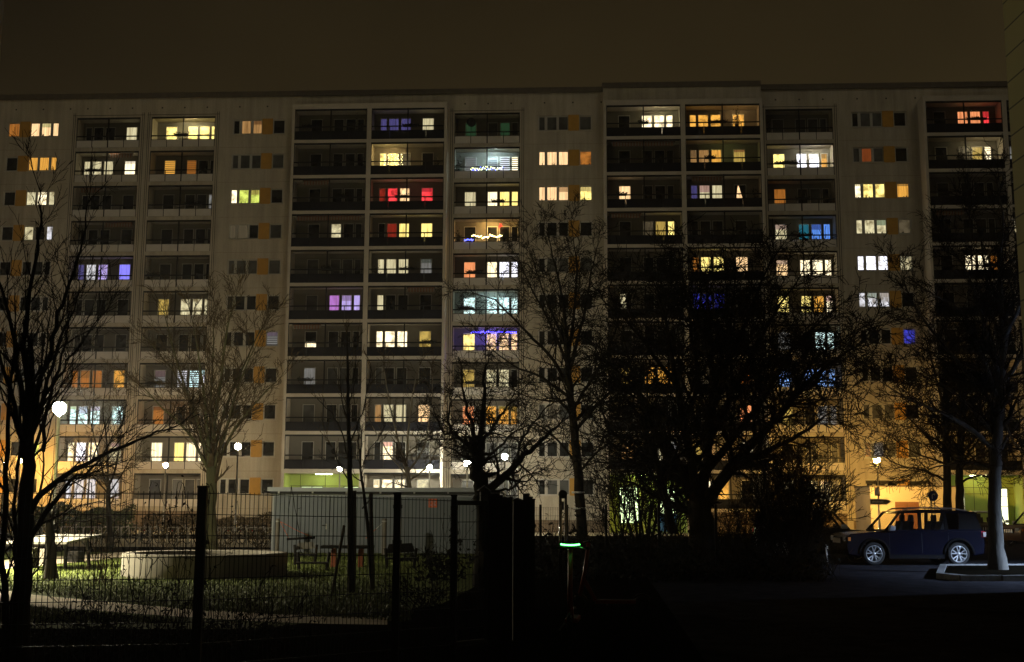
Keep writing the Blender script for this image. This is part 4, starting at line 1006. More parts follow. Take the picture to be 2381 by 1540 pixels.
def fl(p): return Vector((p.x, p.y, 0)) - base
for a, b_ in ((f0, f1), (f1, f2), (f2, f3)):
    mb = MB(); fence_panel(mb, fl(a), fl(b_), .03, a.z, b_.z); mb.make('mesh_panel', FN)
for p, wd in ((f0, .06), (f1, .085), (f2, .075), (f3, .06)):
    mb = MB(); q_ = fl(p); mb.box(q_.x - wd / 2, q_.x + wd / 2, q_.y - .09, q_.y - .03, 0, p.z + .05, M['fence'])
    mb.box(q_.x - wd / 2 - .006, q_.x + wd / 2 + .006, q_.y - .096, q_.y - .024, p.z + .05, p.z + .07, M['fence'])
    for k in range(5): mb.box(q_.x - wd / 2 - .012, q_.x + wd / 2 + .012, q_.y - .03, q_.y + .012, p.z - .1 - k * .38, p.z - .06 - k * .38, M['fence'])
    mb.make('post', FN)
# gate with a pale frame
ga, gb2 = at(1060, 1163, 14.0), at(1131, 1163, 14.35)
G = empty('garden_gate', (ga.x, ga.y, 0), 0, 'narrow mesh gate in a blue-grey tube frame beside the wooden posts', 'gate')
gf = MB(); d = Vector((gb2.x - ga.x, gb2.y - ga.y, 0))
gmat = surf('blue_grey_gate', (.028, .042, .055), .5, .1)
for p in (Vector((0, 0, 0)), d): gf.bar(p + Vector((0, 0, .05)), p + Vector((0, 0, ga.z)), .045, .045, gmat)
for z in (.1, ga.z - .03): gf.bar(Vector((0, 0, z)), d + Vector((0, 0, z)), .05, .05, gmat)
gf.make('frame', G)
gp = MB(); fence_panel(gp, (0, .01, 0), d + Vector((0, .01, 0)), .1, ga.z - .05, ga.z - .05); gp.make('mesh_panel', G)
gh = MB(); gh.box(d.x - .09, d.x - .03, d.y - .06, d.y - .03, .95, 1.12, M['steel']); gh.bar((d.x - .06, d.y - .09, 1.05), (d.x - .17, d.y - .1, 1.05), .02, .02, M['steel']); gh.make('handle', G)
# climbers on the fence
def vine(label, seed, x0, x1, n):
    rr = random.Random(seed); mb = MB()
    a, b_ = (f0, f1) if x1 < 0 else (f1, f2)
    t0, t1 = (x0 + 1, x1 + 1) if x1 < 0 else (x0, x1)
    for i in range(n):
        t = t0 + (t1 - t0) * rr.random(); p = a.lerp(b_, t); z = rr.uniform(.1, .6) if rr.random() < .6 else rr.uniform(.6, 1.6); pts = []
        up = rr.uniform(.4, 1); s_ = rr.choice((-1, 1))
        for k in range(rr.randint(6, 14)):
            q_ = a.lerp(b_, t); pts.append(Vector((q_.x, q_.y + rr.gauss(0, .02), z)) - base)
            t += s_ * rr.uniform(.0, .025); z += rr.gauss(.09 * up, .06); up += rr.gauss(-.05, .35)
            if z > 1.84: up = -abs(up); z = 1.84
            if z < .05: break
        if len(pts) > 3: mb.tube(smooth_pts(pts, 3, rr, .004), rr.uniform(.002, .0045), 4, M['twig'], caps=False)
        for k in range(rr.randint(0, 5)):
            if pts: mb.leaf(rr.choice(pts) + Vector((rr.gauss(0, .03), 0, rr.gauss(0, .03))), .022, M['leaf_dark'], rr)
    o = mb.make('climbing_vine', loc=base); tag(o, label, 'vine')
vine('tangled bare climber on the left run of the mesh fence', 1, -.62, -.02, 22)
vine('sparse bare climber on the mesh fence in front of the shed', 2, .02, .55, 15)
vine('dense withered climber massed along the top rail by the post', 3, -.18, -.01, 30)

# far mesh fence
A, B2 = at(1236, 1181, 31), at(1720, 1183, 31.5)
FF = empty('mesh_fence', (A.x, A.y, 0), 0, 'distant mesh fence before the entrance, behind the two steel poles', 'fence')
mb = MB(); fence_panel(mb, (0, 0, 0), (B2.x - A.x, B2.y - A.y, 0), .1, A.z, B2.z, .06); mb.make('mesh_panel', FF)
for px in (1256, 1318, 1408, 1530, 1662):
    p = at(px, 1178, 31.1); mb = MB(); mb.box(p.x - A.x - .03, p.x - A.x + .03, p.y - A.y - .1, p.y - A.y - .03, 0, p.z + .05, M['fence']); mb.make('post', FF)
# wooden posts
def timber(px, pyt, Y, wd, capped, seed):
    p = at(px, pyt, Y); mb = MB()
    mb.box(-wd / 2, wd / 2, -.045, .045, 0, p.z - (.05 if capped else 0), M['darkwood'])
    if capped: mb.lathe([(wd * .78, p.z - .05), (wd * .78, p.z - .03), (0, p.z)], M['darkwood'], 4, Matrix.Rotation(PI / 4, 4, 'Z'))
    else: mb.box(-wd / 2 - .006, wd / 2 + .006, -.05, .05, p.z, p.z + .02, M['darkwood'])
    o = mb.make('timber_post', loc=(p.x, p.y, 0)); o.rotation_euler.z = .1 * (seed % 3)
    tag(o, None, 'post', 'close-set wooden fence posts')
    return o
TL = [(1147, 1152, 14.4, .13, 0, 'square-topped wooden post next to the gate'), (1158, 1156, 14.6, .09, 0, 'thin square wooden post second from the gate'),
      (1173, 1154, 14.9, .125, 1, 'wooden post with a pyramid cap, left of the two'), (1186, 1160, 15.0, .06, 0, 'narrow slat between the two capped posts'),
      (1203, 1157, 15.4, .115, 1, 'wooden post with a pyramid cap, right of the two'), (1216, 1166, 15.6, .08, 0, 'low square wooden post right of the capped pair'),
      (1223, 1151, 16.2, .085, 0, 'tallest square wooden post at the row end'), (1231, 1158, 16.6, .07, 0, 'wooden post second from the right row end'), (1237, 1163, 17.0, .06, 0, 'last thin wooden post at the right row end')]
for i, (px, py, Y, wd, cp, lb) in enumerate(TL): timber(px, py, Y, wd, cp, i)['label'] = lb

# ------------------------------------------------------------------ shed
sl, sr = at(636, 1150, 45), at(1150, 1150, 45)
SH = empty('tool_shed', (sl.x, 45, 0), 0, 'long flat-roofed grey metal shed behind the fence', 'shed')
W_ = sr.x - sl.x; H_ = 2.30
mb = MB(); mb.box(0, W_, 0, 2.4, .02, 2.18, M['shed'])
mb.box(-.02, W_ + .02, -.03, .0, 2.08, 2.18, M['shed_roof'])
mb.box(-.03, .03, -.02, .04, .0, 2.15, M['shed_roof'])
for k in range(6): mb.box(.9 + k * 1.35, .91 + k * 1.35, -.004, .002, .05, 2.08, M['shed_dark'])
mb.make('wall', SH)
mb = MB(); mb.box(-.18, W_ + .3, -.28, 2.6, 2.26, 2.41, M['shed_roof']); mb.box(-.1, W_ + .2, -.2, 2.5, 2.18, 2.26, M['shed_dark'])
for k in range(7): mb.box(.2 + k * 1.25, .26 + k * 1.25, -.26, 2.4, 2.185, 2.255, M['steel'])
mb.make('roof', SH)
mb = MB(); dx = at(758, 1225, 45).x - sl.x
mb.box(dx - .98, dx + .12, -.012, .0, .05, 2.05, M['shed']); 
for x in (dx - .99, dx + .12): mb.box(x, x + .012, -.015, .0, .05, 2.06, M['shed_dark'])
mb.box(dx - .99, dx + .13, -.015, .0, 2.05, 2.065, M['shed_dark'])
do = mb.make('door', SH)
mb = MB(); mb.box(dx - .03, dx + .03, -.03, -.012, .88, 1.08, M['steel']); mb.tube([(dx, -.03, 1.02), (dx, -.08, 1.02), (dx - .14, -.08, 1.02)], .013, 8, M['chrome']); mb.make('handle', do)
sp = at(1006, 1170, 44.95); mb = MB()
mb.box(-.16, .16, -.012, 0, -.16, .16, M['signred']); mb.box(-.005, .005, -.014, -.011, -.15, .15, M['signwhite'])
for s_ in (-1, 1): mb.box(s_ * .08 - .035, s_ * .08 - .015, -.014, -.011, -.09, .10, M['signwhite']); mb.box(s_ * .08 - .0, s_ * .08 + .025, -.014, -.011, .03, .08, M['signwhite']); mb.box(s_ * .08, s_ * .08 + .03, -.014, -.011, -.09, -.05, M['signwhite'])
tag(mb.make('safety_sign', loc=(sp.x, 44.98, sp.z)), 'small square orange-red sign in two halves on the dark shed wall', 'sign')
# round posts with red cords and a hammock bar
PO = []
for px, lb in ((645.6, 'pale round post at the left corner of the shed, red cords tied on'), (893.8, 'pale round post right of the staked tree, cord tied near its top')):
    p = at(px, 1206, 43.6); o = empty('round_post', (p.x, 43.6, 0), 0, lb, 'post', 'round hammock posts')
    mb = MB(); mb.lathe([(.085, 0), (.085, p.z - .03), (.078, p.z), (0, p.z)], M['planter'], 16); mb.make('shaft', o)
    mb = MB(); mb.lathe([(.09, p.z - .12), (.095, p.z - .11), (.095, p.z - .08), (.09, p.z - .07)], M['steel'], 16); mb.make('ring', o)
    PO.append(p)
HM = empty('hammock', (PO[0].x, 43.6, 0), 0, 'empty hammock of red cords with a dark spreader bar slung between two round posts', 'hammock')
b0 = Vector((PO[0].x, 43.6, 0)); c1 = at(672, 1254, 43.2) - b0; c2 = at(728, 1250, 43.5) - b0; pz = Vector((.09, 0, PO[0].z - .1))
mb = MB(); mb.tube([pz, c1], .010, 5, M['redcord']); mb.tube([pz, pz.lerp(c2, .5) - Vector((0, 0, .03)), c2], .010, 5, M['redcord'])
e1 = at(893.8, 1212, 43.6) - b0; mid = at(850, 1252, 43.5) - b0
mb.tube([e1, e1.lerp(mid, .45)], .014, 5, M['steel']); mb.tube([e1.lerp(mid, .45), mid], .014, 5, M['redcord']); mb.make('cord', HM)
mb = MB(); mb.tube([c1 - Vector((.08, 0, 0)), c2 + Vector((.06, 0, 0))], .04, 8, M['darkwood']); mb.make('spreader_bar', HM)
# picnic benches and table
def bench(px0, px1, pyseat, pyback, pyg, Y, label, pale):
    a = at(px0, pyseat, Y); b_ = at(px1, pyseat, Y); o = empty('park_bench', ((a.x + b_.x) / 2, Y, 0), .12, label, 'bench', 'benches on the lawn')
    wd = (b_.x - a.x) / 2; zs = a.z; zb = at(px0, pyback, Y).z
    mb = MB()
    for k in range(3): mb.box(-wd, wd, -.42 + k * .15, -.29 + k * .15, zs - .04, zs, M['darkwood'])
    mb.make('seat', o)
    mb = MB(); mt = M['board'] if pale else M['darkwood']
    mb.prism([(-wd + .02, zs + .12), (wd - .04, zs + .16), (wd - .12, zb), (-wd + .10, zb - .03)], .04, .08, mt, Matrix.Rotation(-.12, 4, 'X')); mb.make('backrest', o)
    for s_ in (-1, 1):
        mb = MB(); mb.bar((s_ * wd * .85, .12, 0), (s_ * wd * .98, .02, zs + .25), .06, .06, M['darkwood']); mb.make('leg', o)
        mb = MB(); mb.bar((s_ * wd * .85, -.4, 0), (s_ * wd * .85, -.35, zs - .04), .06, .06, M['darkwood']); mb.make('leg', o)
bench(684, 736, 1287, 1259, 1315, 36, 'bench with a pale tilted backrest, catching the lamp light beside the shed', True)
bench(895, 968, 1296, 1262, 1325, 34, 'dark bench silhouette right of the stakes', False)
bench(690, 765, 1306, 1292, 1330, 33.0, 'low dark bench in front of the pale-backed one', False)
ta = at(748, 1268, 34.5); tb = at(868, 1268, 34.5)
T = empty('picnic_table', ((ta.x + tb.x) / 2, 34.5, 0), .05, 'dark picnic table with a red-brown leg behind the staked tree', 'table')
wd = (tb.x - ta.x) / 2; mb = MB()
for k in range(5): mb.box(-wd, wd, -.4 + k * .16, -.26 + k * .16, ta.z - .08, ta.z, M['darkwood'])
mb.make('table_top', T)
for s_, mt in ((-1, 'redwood'), (1, 'redwood')):
    x = s_ * wd * .52; mb = MB(); mb.bar((x, -.25, 0), (x, -.1, ta.z - .08), .12, .1, M[mt]); mb.make('leg', T)
    mb = MB(); mb.bar((x, .25, 0), (x, .1, ta.z - .08), .12, .1, M[mt]); mb.make('leg', T)
# tree stakes
STK = [((820, 1374), (823, 1141), 24.2, .05, 'thick upright stake next to the young tree, tallest'), ((866, 1372), (862, 1147), 24.6, .045, 'upright stake right of the young tree'), ((680, 1380), (757 + 40, 1230), 23.6, .03, 'pale thin stake leaning against the young tree')]
for (b_, t_, Y, r, lb) in STK:
    if b_[0] == 680: b_ = (771, 1378); t_ = (800, 1222)
    a = at(*b_, Y); a.z = 0; c = at(*t_, Y) ; mb = MB(); mb.tube([Vector((0, 0, -.05)), c - a], [r, r * .95], 10, M['wood'])
    tag(mb.make('tree_stake', loc=a), lb, 'stake', 'tree stakes')
a = at(862, 1160, 24.5); b_ = at(842, 1183, 24.5); mb = MB(); mb.bar((0, 0, 0), b_ - a, .05, .03, M['rubber'])
tag(mb.make('tree_tie', loc=a), 'black strap tying the leaning stem to the right-hand stake', 'strap')

# ------------------------------------------------------------------ round planter and blocks
pc = Vector(((482 - 1190) / FPX * 30.0 * .985, 30.0, 0)); pl = empty('round_planter', pc, 0, 'wide low round concrete planter on the lawn', 'planter')
mb = MB(); mb.lathe([(1.97, 0), (1.97, .53), (1.95, .55), (1.72, .55), (1.70, .53), (1.70, .42)], M['planter'], 64); mb.make('rim_wall', pl)
mb = MB(); mb.lathe([(1.71, .44), (0, .44)], M['soil'], 48); mb.make('soil', pl)
def block(px0, px1, pyt, pyb, label, mat, dpt=.45, name='concrete_block'):
    a = gnd(px0, pyb); b_ = gnd(px1, pyb); h = at(px0, pyt, a.y).z; mb = MB()
    wd = b_.x - a.x
    mb.box(0, wd, 0, dpt, 0, h, mat); o = mb.make(name, loc=(a.x, a.y, 0), bevel=.02); tag(o, label, 'block', 'seating blocks on the lawn')
block(152, 184, 1282, 1308, 'small dark cube-shaped seat block at the left of the lawn', M['darkwood'])
block(78, 112, 1277, 1314, 'grey concrete seat block beside the stub tree', M['planter'], .6)
block(50, 75, 1275, 1322, 'taller grey block half hidden by the big left trunk', M['planter'], .5)
ta = at(10, 1260, 31.5); tb = at(150, 1260, 31.5)
T = empty('table_tennis_table', ((ta.x + tb.x) / 2, 33, 0), 0, 'brightly lit pale table tennis table at the left of the lawn', 'table')
wd = (tb.x - ta.x) / 2; mb = MB(); RXm = Matrix.Translation((0, 0, .79)) @ Matrix.Rotation(math.radians(3.0), 4, 'X')
mb.box(-wd, wd, -1.37, 1.37, -.03, .03, M['board'], RXm); mb.make('table_top', T)
for s_ in (-1, 1):
    for y in (-.9, .9):
        mb = MB(); mb.bar((s_ * wd * .8, y, 0), (s_ * wd * .7, y * .9, .76 + y * .05), .08, .06, M['rail']); mb.make('leg', T)

# ------------------------------------------------------------------ bicycle stands and bicycles
hx = [60, 84, 152, 178, 205, 222, 248, 268, 290, 310, 336, 358, 400, 424, 450, 500, 530, 560, 585, 610, 634]
st = None
for i, px in enumerate(hx):
    p = at(px, 1268, 55 + (i % 3) * .25)
    if st is None:
        st = MB(); r = .022; st.tube([(-.24, 0, 0), (-.24, 0, .70)] + [(-.24 + .08 - .08 * math.cos(a), 0, .70 + .08 * math.sin(a)) for a in (.4, .8, 1.2, 1.57)] + [(.16, 0, .78)] + [(.16 + .08 * math.sin(a), 0, .70 + .08 * math.cos(a)) for a in (.4, .8, 1.2, 1.57)] + [(.24, 0, 0)], r, 8, M['steel'])
        o = st.make('bicycle_stand'); proto = o
    else: o = proto.copy(); COL.objects.link(o)
    o.location = (p.x, p.y, 0); o.rotation_euler.z = R.uniform(-.2, .9)
    tag(o, 'steel hoop bicycle stand in the row behind the fence', 'bicycle stand', 'row of steel bicycle stands')
def bicycle():
    o = empty('bicycle')
    def wheel(x):
        mb = MB(); m4 = Matrix.Translation((x, 0, .34)) @ Matrix.Rotation(PI / 2, 4, 'X')
        ring = [(Vector((x + .33 * math.cos(a), 0, .34 + .33 * math.sin(a)))) for a in [2 * PI * k / 20 for k in range(21)]]
        mb.tube(ring, .02, 5, M['rubber'], caps=False)
        for k in range(8): a = PI * k / 4; mb.bar((x, 0, .34), (x + .32 * math.cos(a), 0, .34 + .32 * math.sin(a)), .006, .006, M['chrome'])
        mb.make('wheel', o)
    wheel(-.52); wheel(.52)
    mb = MB(); fm = M['steel']
    for a, b_ in (((-.52, 0, .34), (-.12, 0, .30)), ((-.12, 0, .30), (-.22, 0, .82)), ((-.52, 0, .34), (-.2, 0, .72)), ((-.12, 0, .30), (.34, 0, .72)), ((-.2, 0, .72), (.33, 0, .80)), ((.32, 0, .86), (.52, 0, .34))): mb.tube([a, b_], .017, 6, fm)
    mb.make('frame', o)
    mb = MB(); mb.prism([(-.36, .82), (-.1, .83), (-.08, .86), (-.36, .89)], -.06, .06, M['black']); mb.make('saddle', o)
    mb = MB(); mb.tube([(.24, -.28, 1.0), (.32, -.12, .98), (.33, 0, .95), (.32, .12, .98), (.24, .28, 1.0)], .014, 6, M['chrome']); mb.tube([(.33, 0, .95), (.32, 0, .84)], .014, 6, M['chrome']); mb.make('handlebar', o)
    mb = MB(); mb.box(-.58, -.56, -.03, .03, .6, .66, M['redlens']); mb.make('rear_light', o)
    return o
bk = bicycle(); bxs = [28, 70, 100, 172, 235, 282, 322, 352, 418, 470, 512, 548, 578, 602, 624]
for i, px in enumerate(bxs):
    o = bk if i == 0 else copy_tree(bk)
    p = at(px, 1266, 56 + (i % 4) * .3); o.location = (p.x, p.y, 0); o.rotation_euler.z = R.uniform(.5, 1.4) * (1 if i % 3 else -1)
    tag(o, 'parked bicycle leaning in the row of steel stands', 'bicycle', 'bicycles parked at the stands')

# ------------------------------------------------------------------ cars
def car(loc, rz, label, paint, rails=True, scale=1.0):
    o = empty('parked_car', loc, rz, label, 'car', 'parked cars'); o.scale = (scale,) * 3
    def arch(cx, r, n=9): return [(cx + r * math.cos(PI * (1 - k / (n - 1))), .34 + r * math.sin(PI * (1 - k / (n - 1)))) for k in range(n)]
    fx, rx = -1.28, 1.30                      # front is at -x
    lower = [(-2.06, .30), (fx - .42, .26)] + [p for p in arch(fx, .42)] + [(fx + .42, .24), (rx - .42, .24)] + [p for p in arch(rx, .42)] + [(rx + .42, .28), (2.08, .34), (2.12, .62), (2.10, .95), (2.06, 1.06), (1.0, 1.05), (-.85, 1.0), (-1.15, 1.0), (-1.95, .93), (-2.09, .84), (-2.12, .58)]
    mb = MB(); mb.prism(lower, -.89, .89, paint); mb.make('body', o, bevel=.045)
    # arch trims
    mb = MB()
    for cx in (fx, rx):
        for s_ in (-1, 1):
            pts = [Vector((x, s_ * .895, z)) for x, z in arch(cx, .445, 13)]; mb.tube(pts, .045, 6, M['car_trim'])
    mb.box(fx + .45, rx - .45, -.905, .905, .20, .32, M['car_trim']); mb.make('wheel_arch', o)
    # greenhouse: pillars, roof
    def P(x, s_, z): return Vector((x, s_ * (.86 - .16 * (z - 1.0) / .62), z))
    mb = MB()
    for s_ in (-1, 1):
        for (x0, z0, x1, z1, w0) in ((-.92, 1.0, -.40, 1.58, .07), (.16, 1.03, .20, 1.58, .10), (.98, 1.05, .95, 1.58, .10)):
            mb.bar(P(x0, s_, z0), P(x1, s_, z1), w0, .05, M['car_trim'], up=Vector((0, 1, 0)))
        q_ = [P(1.35, s_, 1.05), P(2.06, s_, 1.06), P(1.93, s_, 1.58), P(1.42, s_, 1.58)]
        q2 = [v - Vector((0, s_ * .05, 0)) for v in q_]
        mb.idx(q_ + q2, [(0, 1, 2, 3), (7, 6, 5, 4), (0, 4, 5, 1), (1, 5, 6, 2), (2, 6, 7, 3), (3, 7, 4, 0)], M['car_trim'])
        mb.bar(P(-.9, s_, 1.02), P(2.05, s_, 1.06), .06, .05, paint); mb.bar(P(-.42, s_, 1.58), P(1.9, s_, 1.58), .06, .05, paint)
    mb.make('pillar', o)
    mb = MB(); roof = [(-.55, 1.55), (-.30, 1.615), (.3, 1.66), (1.0, 1.66), (1.7, 1.62), (2.02, 1.57), (1.98, 1.54), (1.6, 1.56), (.5, 1.585), (-.45, 1.54)]
    mb.prism(roof, -.70, .70, paint); mb.make('roof', o, bevel=.02)
    if rails:
        for s_ in (-1, 1):
            mb = MB(); mb.tube([(-.3, s_ * .64, 1.63), (-.15, s_ * .64, 1.69), (.5, s_ * .64, 1.725), (1.3, s_ * .64, 1.70), (1.7, s_ * .64, 1.63)], .022, 8, M['roofrail']); mb.make('roof_rail', o)
    # glass
    for s_ in (-1, 1):
        for xs in ((-.78, .10, -.36, .14), (.27, .90, .30, .88)):
            mb = MB(); mb.face([P(xs[0], s_ * .985, 1.05), P(xs[1], s_ * .985, 1.06), P(xs[3], s_ * .985, 1.55), P(xs[2], s_ * .985, 1.55)], M['carglass']); mb.make('side_window', o)
    mb = MB(); mb.face([(-.98, -.78, 1.0), (-.98, .78, 1.0), (-.45, .64, 1.56), (-.45, -.64, 1.56)], M['carglass']); mb.make('windscreen', o)
    mb = MB(); mb.face([(2.07, .76, 1.07), (2.07, -.76, 1.07), (1.96, -.62, 1.55), (1.96, .62, 1.55)], M['carglass']); mb.make('rear_window', o)
    # wheels
    for cx in (fx, rx):
        for s_ in (-1, 1):
            mb = MB(); m4 = Matrix.Translation((cx, s_ * .78, .34)) @ Matrix.Rotation(-s_ * PI / 2, 4, 'X')
            mb.lathe([(.22, -.10), (.30, -.11), (.335, -.08), (.345, -.03), (.345, .06), (.33, .10), (.29, .115), (.235, .105)], M['rubber'], 28, m4); wo = mb.make('wheel', o)
            mb = MB(); mb.lathe([(.245, .10), (.25, .108), (.228, .112), (.222, .09), (.215, -.02)], M['alloy'], 28, m4)
            for k in range(5):
                a = 2 * PI * k / 5 + .3
                for da in (-.26, .26):
                    p0 = Vector((.05 * math.cos(a), .05 * math.sin(a), .085)); p1 = Vector((.225 * math.cos(a + da), .225 * math.sin(a + da), .10))
                    mb.bar(m4 @ p0, m4 @ p1, .030, .022, M['alloy'], up=(m4.to_3x3() @ Vector((0, 0, 1))))
                p0 = Vector((.12 * math.cos(a), .12 * math.sin(a), .088)); p1 = Vector((.18 * math.cos(a), .18 * math.sin(a), .092))
                mb.bar(m4 @ p0, m4 @ p1, .05, .02, M['rail'], up=(m4.to_3x3() @ Vector((0, 0, 1))))
            mb.lathe([(.06, .085), (.055, .105), (0, .108)], M['alloy'], 12, m4); mb.make('rim', wo)
            mb = MB(); mb.lathe([(.2, -.03), (0, -.03)], M['black'], 20, m4); mb.make('brake_disc', wo)
    # seats
    for x in (-.25, .75):
        for s_ in (-.38, .38):
            mb = MB(); mb.prism([(x - .25, .75), (x + .22, .75), (x + .34, 1.30), (x + .20, 1.32), (x + .06, .95), (x - .25, .92)], s_ - .24, s_ + .24, M['seat'])
            mb.prism([(x + .24, 1.31), (x + .36, 1.30), (x + .36, 1.50), (x + .27, 1.51)], s_ - .13, s_ + .13, M['seat']); mb.make('seat', o, bevel=.03)
    mb = MB(); mb.prism([(-1.0, .95), (-.7, .95), (-.68, 1.05), (-.95, 1.03)], -.75, .75, M['seat']); mb.make('dashboard', o)
    for s_ in (-1, 1):
        mb = MB(); mb.prism([(-.86, 1.03), (-.66, 1.03), (-.64, 1.17), (-.80, 1.19)], s_ * .90 - (.16 if s_ < 0 else 0), s_ * .90 + (.16 if s_ > 0 else 0), M['roofrail']); mb.make('mirror', o, bevel=.03)
        mb = MB(); mb.box(-2.115, -1.98, s_ * .62 - .12, s_ * .62 + .12, .70, .86, M['lens']); mb.make('headlight', o, bevel=.03)
        mb = MB(); mb.box(-2.06, -1.98, s_ * .875 - .02, s_ * .875 + .02, .72, .83, M['amber']); mb.make('indicator', o)
        mb = MB(); mb.box(2.02, 2.135, s_ * .78 - .11, s_ * .78 + .115, .84, 1.02, M['redlens']); mb.box(2.06, 2.14, s_ * .9 - .03, s_ * .9 + .004, .86, 1.0, M['lens']); mb.make('taillight', o)
        for x in (.02, .92):
            mb = MB(); mb.box(x - .09, x + .09, s_ * .90 - .02, s_ * .90 + .02, .90, .93, paint); mb.make('door_handle', o)
        for x in (-.80, .19, 1.0):
            mb = MB(); mb.box(x - .004, x + .004, s_ * .893 - .002, s_ * .893 + .002, .36, .98, M['black']); mb.make('door_seam', o)
    mb = MB(); mb.box(-2.14, -2.08, -.42, .42, .62, .82, M['car_trim']); 
    for k in range(7): mb.box(-2.15, -2.13, -.36 + k * .115, -.31 + k * .115, .65, .80, M['alloy'])
    mb.make('grille', o)
    return o
cl = gnd(2128, 1315); car((cl.x, cl.y + .85, .004), .03, 'dark blue compact SUV with bright alloy wheels and roof rails parked side-on', M['car_blue'])
c2 = at(1940, 1187, 41.5); car((c2.x - .6, 41.5, .004), PI - .12, 'black car with a silver roof strip half hidden behind the shrub', M['car_black'], True)
c3 = at(2430, 1187, 58); car((c3.x - .2, 58, .004), .35, 'brown car glowing under orange light at the right edge', M['car_brown'], False)
c4 = at(2290, 1187, 66); car((c4.x, 66, .004), 1.3, 'dark car almost hidden between the blue SUV and the island tree', M['car_black'], False)

# ------------------------------------------------------------------ signs, poles
# blue round sign
p = at(2168.5, 1153, 52); o = empty('traffic_sign', (p.x, 52, 0), .12, 'round blue sign with a white turning arrow above the blue SUV', 'traffic sign')
mb = MB(); RX = Matrix.Rotation(PI / 2, 4, 'X'); rr_ = 12.2 / FPX * 52 * 1.0
T0 = Matrix.Translation((0, 0, p.z)) @ RX
mb.lathe([(0, .012), (rr_ * .94, .012), (rr_, .010), (rr_, -.01), (0, -.01)], M['signblue'], 32, T0); mb.lathe([(rr_ * .93, .0135), (rr_ * .97, .0135)], M['signwhite'], 32, T0); mb.make('disc', o)
mb = MB(); k = rr_ / .3
def arc2(c, r, a0, a1, n): return [Vector((c[0] + r * math.cos(a0 + (a1 - a0) * i / n), -.016, c[1] + r * math.sin(a0 + (a1 - a0) * i / n))) for i in range(n + 1)]
path_ = [Vector((-.06, -.016, -.17)), Vector((-.06, -.016, .0))] + arc2((.03, .0), .09, PI, PI / 2, 6) + [Vector((.07, -.016, .09))]
for a, b_ in zip(path_, path_[1:]): mb.bar((a * k) + Vector((0, 0, p.z)), (b_ * k) + Vector((0, 0, p.z)), .045 * k, .004, M['signwhite'], up=Vector((0, 1, 0)))
mb.face([Vector((x * k, -.018, z * k + p.z)) for x, z in ((.06, .01), (.17, .09), (.06, .17))], M['signwhite']); mb.make('arrow', o)
for s_ in (-1, 1):
    mb = MB(); mb.tube([(s_ * .07, .03, 0), (s_ * .07, .03, p.z + .1)], .028, 8, M['steel']); mb.make('pole', o)
# one way sign on the orange lamp pole
d = ray(2047, 1167); Yp = at(2038, 1070, 69).y
lampP = [x for x in bpy.data.objects if x.name.startswith('street_lamp') and 'sodium' in x.get('label', '')][0].location
Yl = lampP.y - .12; p = at(2047, 1167, Yl)
o = empty('direction_sign', (p.x, Yl, p.z), 0, 'arrow-shaped sign strapped to the orange lamp pole', 'sign'); mb = MB(); a = 25 / FPX * Yl
mb.prism([(-a, -.19), (a * .55, -.19), (a, 0), (a * .55, .19), (-a, .19)], 0, .02, M['signwhite']); mb.prism([(-a + .05, -.14), (a * .5, -.14), (a * .86, 0), (a * .5, .14), (-a + .05, .14)], -.004, -.001, M['signdark']); mb.make('arrow_plate', o)
mb = MB()
for k in range(9): mb.box(-a + .14 + k * .085, -a + .19 + k * .085, -.007, -.0045, -.05, .06 if k % 3 else .03, M['signwhite'])
mb.make('lettering', o)
pp = at(2039, 1143, Yl); mb = MB(); mb.box(-.17, .17, 0, .02, -.28, .28, M['signdark']); mb.box(-.13, .13, -.004, -.001, -.2, .2, M['signwhite'])
tag(mb.make('notice_plate', loc=(pp.x, Yl, pp.z)), 'small upright grey plate on the orange lamp pole above the arrow', 'sign')
# twin steel poles with round top
p = at(1308, 1143, 26); o = empty('steel_pole_sign', (p.x, 26, 0), 0, 'pair of polished steel poles joined by a round dark head, right of the wooden posts', 'sign post')
for dx in (-.066, -.035, .05, .075):
    mb = MB(); mb.tube([(dx, 0, 0), (dx, 0, p.z - .06)], .014 if abs(dx) < .06 else .018, 10, M['chrome']); mb.make('pole', o)
mb = MB(); mb.lathe([(0, -.04), (.085, -.035), (.095, 0), (.085, .035), (0, .04)], M['signdark'], 20, Matrix.Translation((0, 0, p.z - .06)) @ RX); mb.make('head', o)
mb = MB(); z = p.z - .30; mb.box(-.02, .028, -.01, .01, z - .09, z + .09, M['black']); mb.tube([(-.025, 0, z - .17), (.0, 0, z - .14), (.028, 0, z - .16), (.01, 0, z - .22), (-.03, 0, z - .25), (.03, 0, z - .25)], .011, 5, M['black']); mb.make('number_plate', o)
# reflector bands of the slim tree
for py in (1145, 1182):
    p = at(1344 if py < 1160 else 1348, py, 39.8); mb = MB(); mb.lathe([(.2, -.03), (.207, -.02), (.207, .02), (.2, .03)], M['reflector'], 14)
    tag(mb.make('tree_band', loc=(p.x, 40, p.z)), 'pale band round the slim dark trunk, ' + ('upper one' if py < 1160 else 'lower one'), 'band')
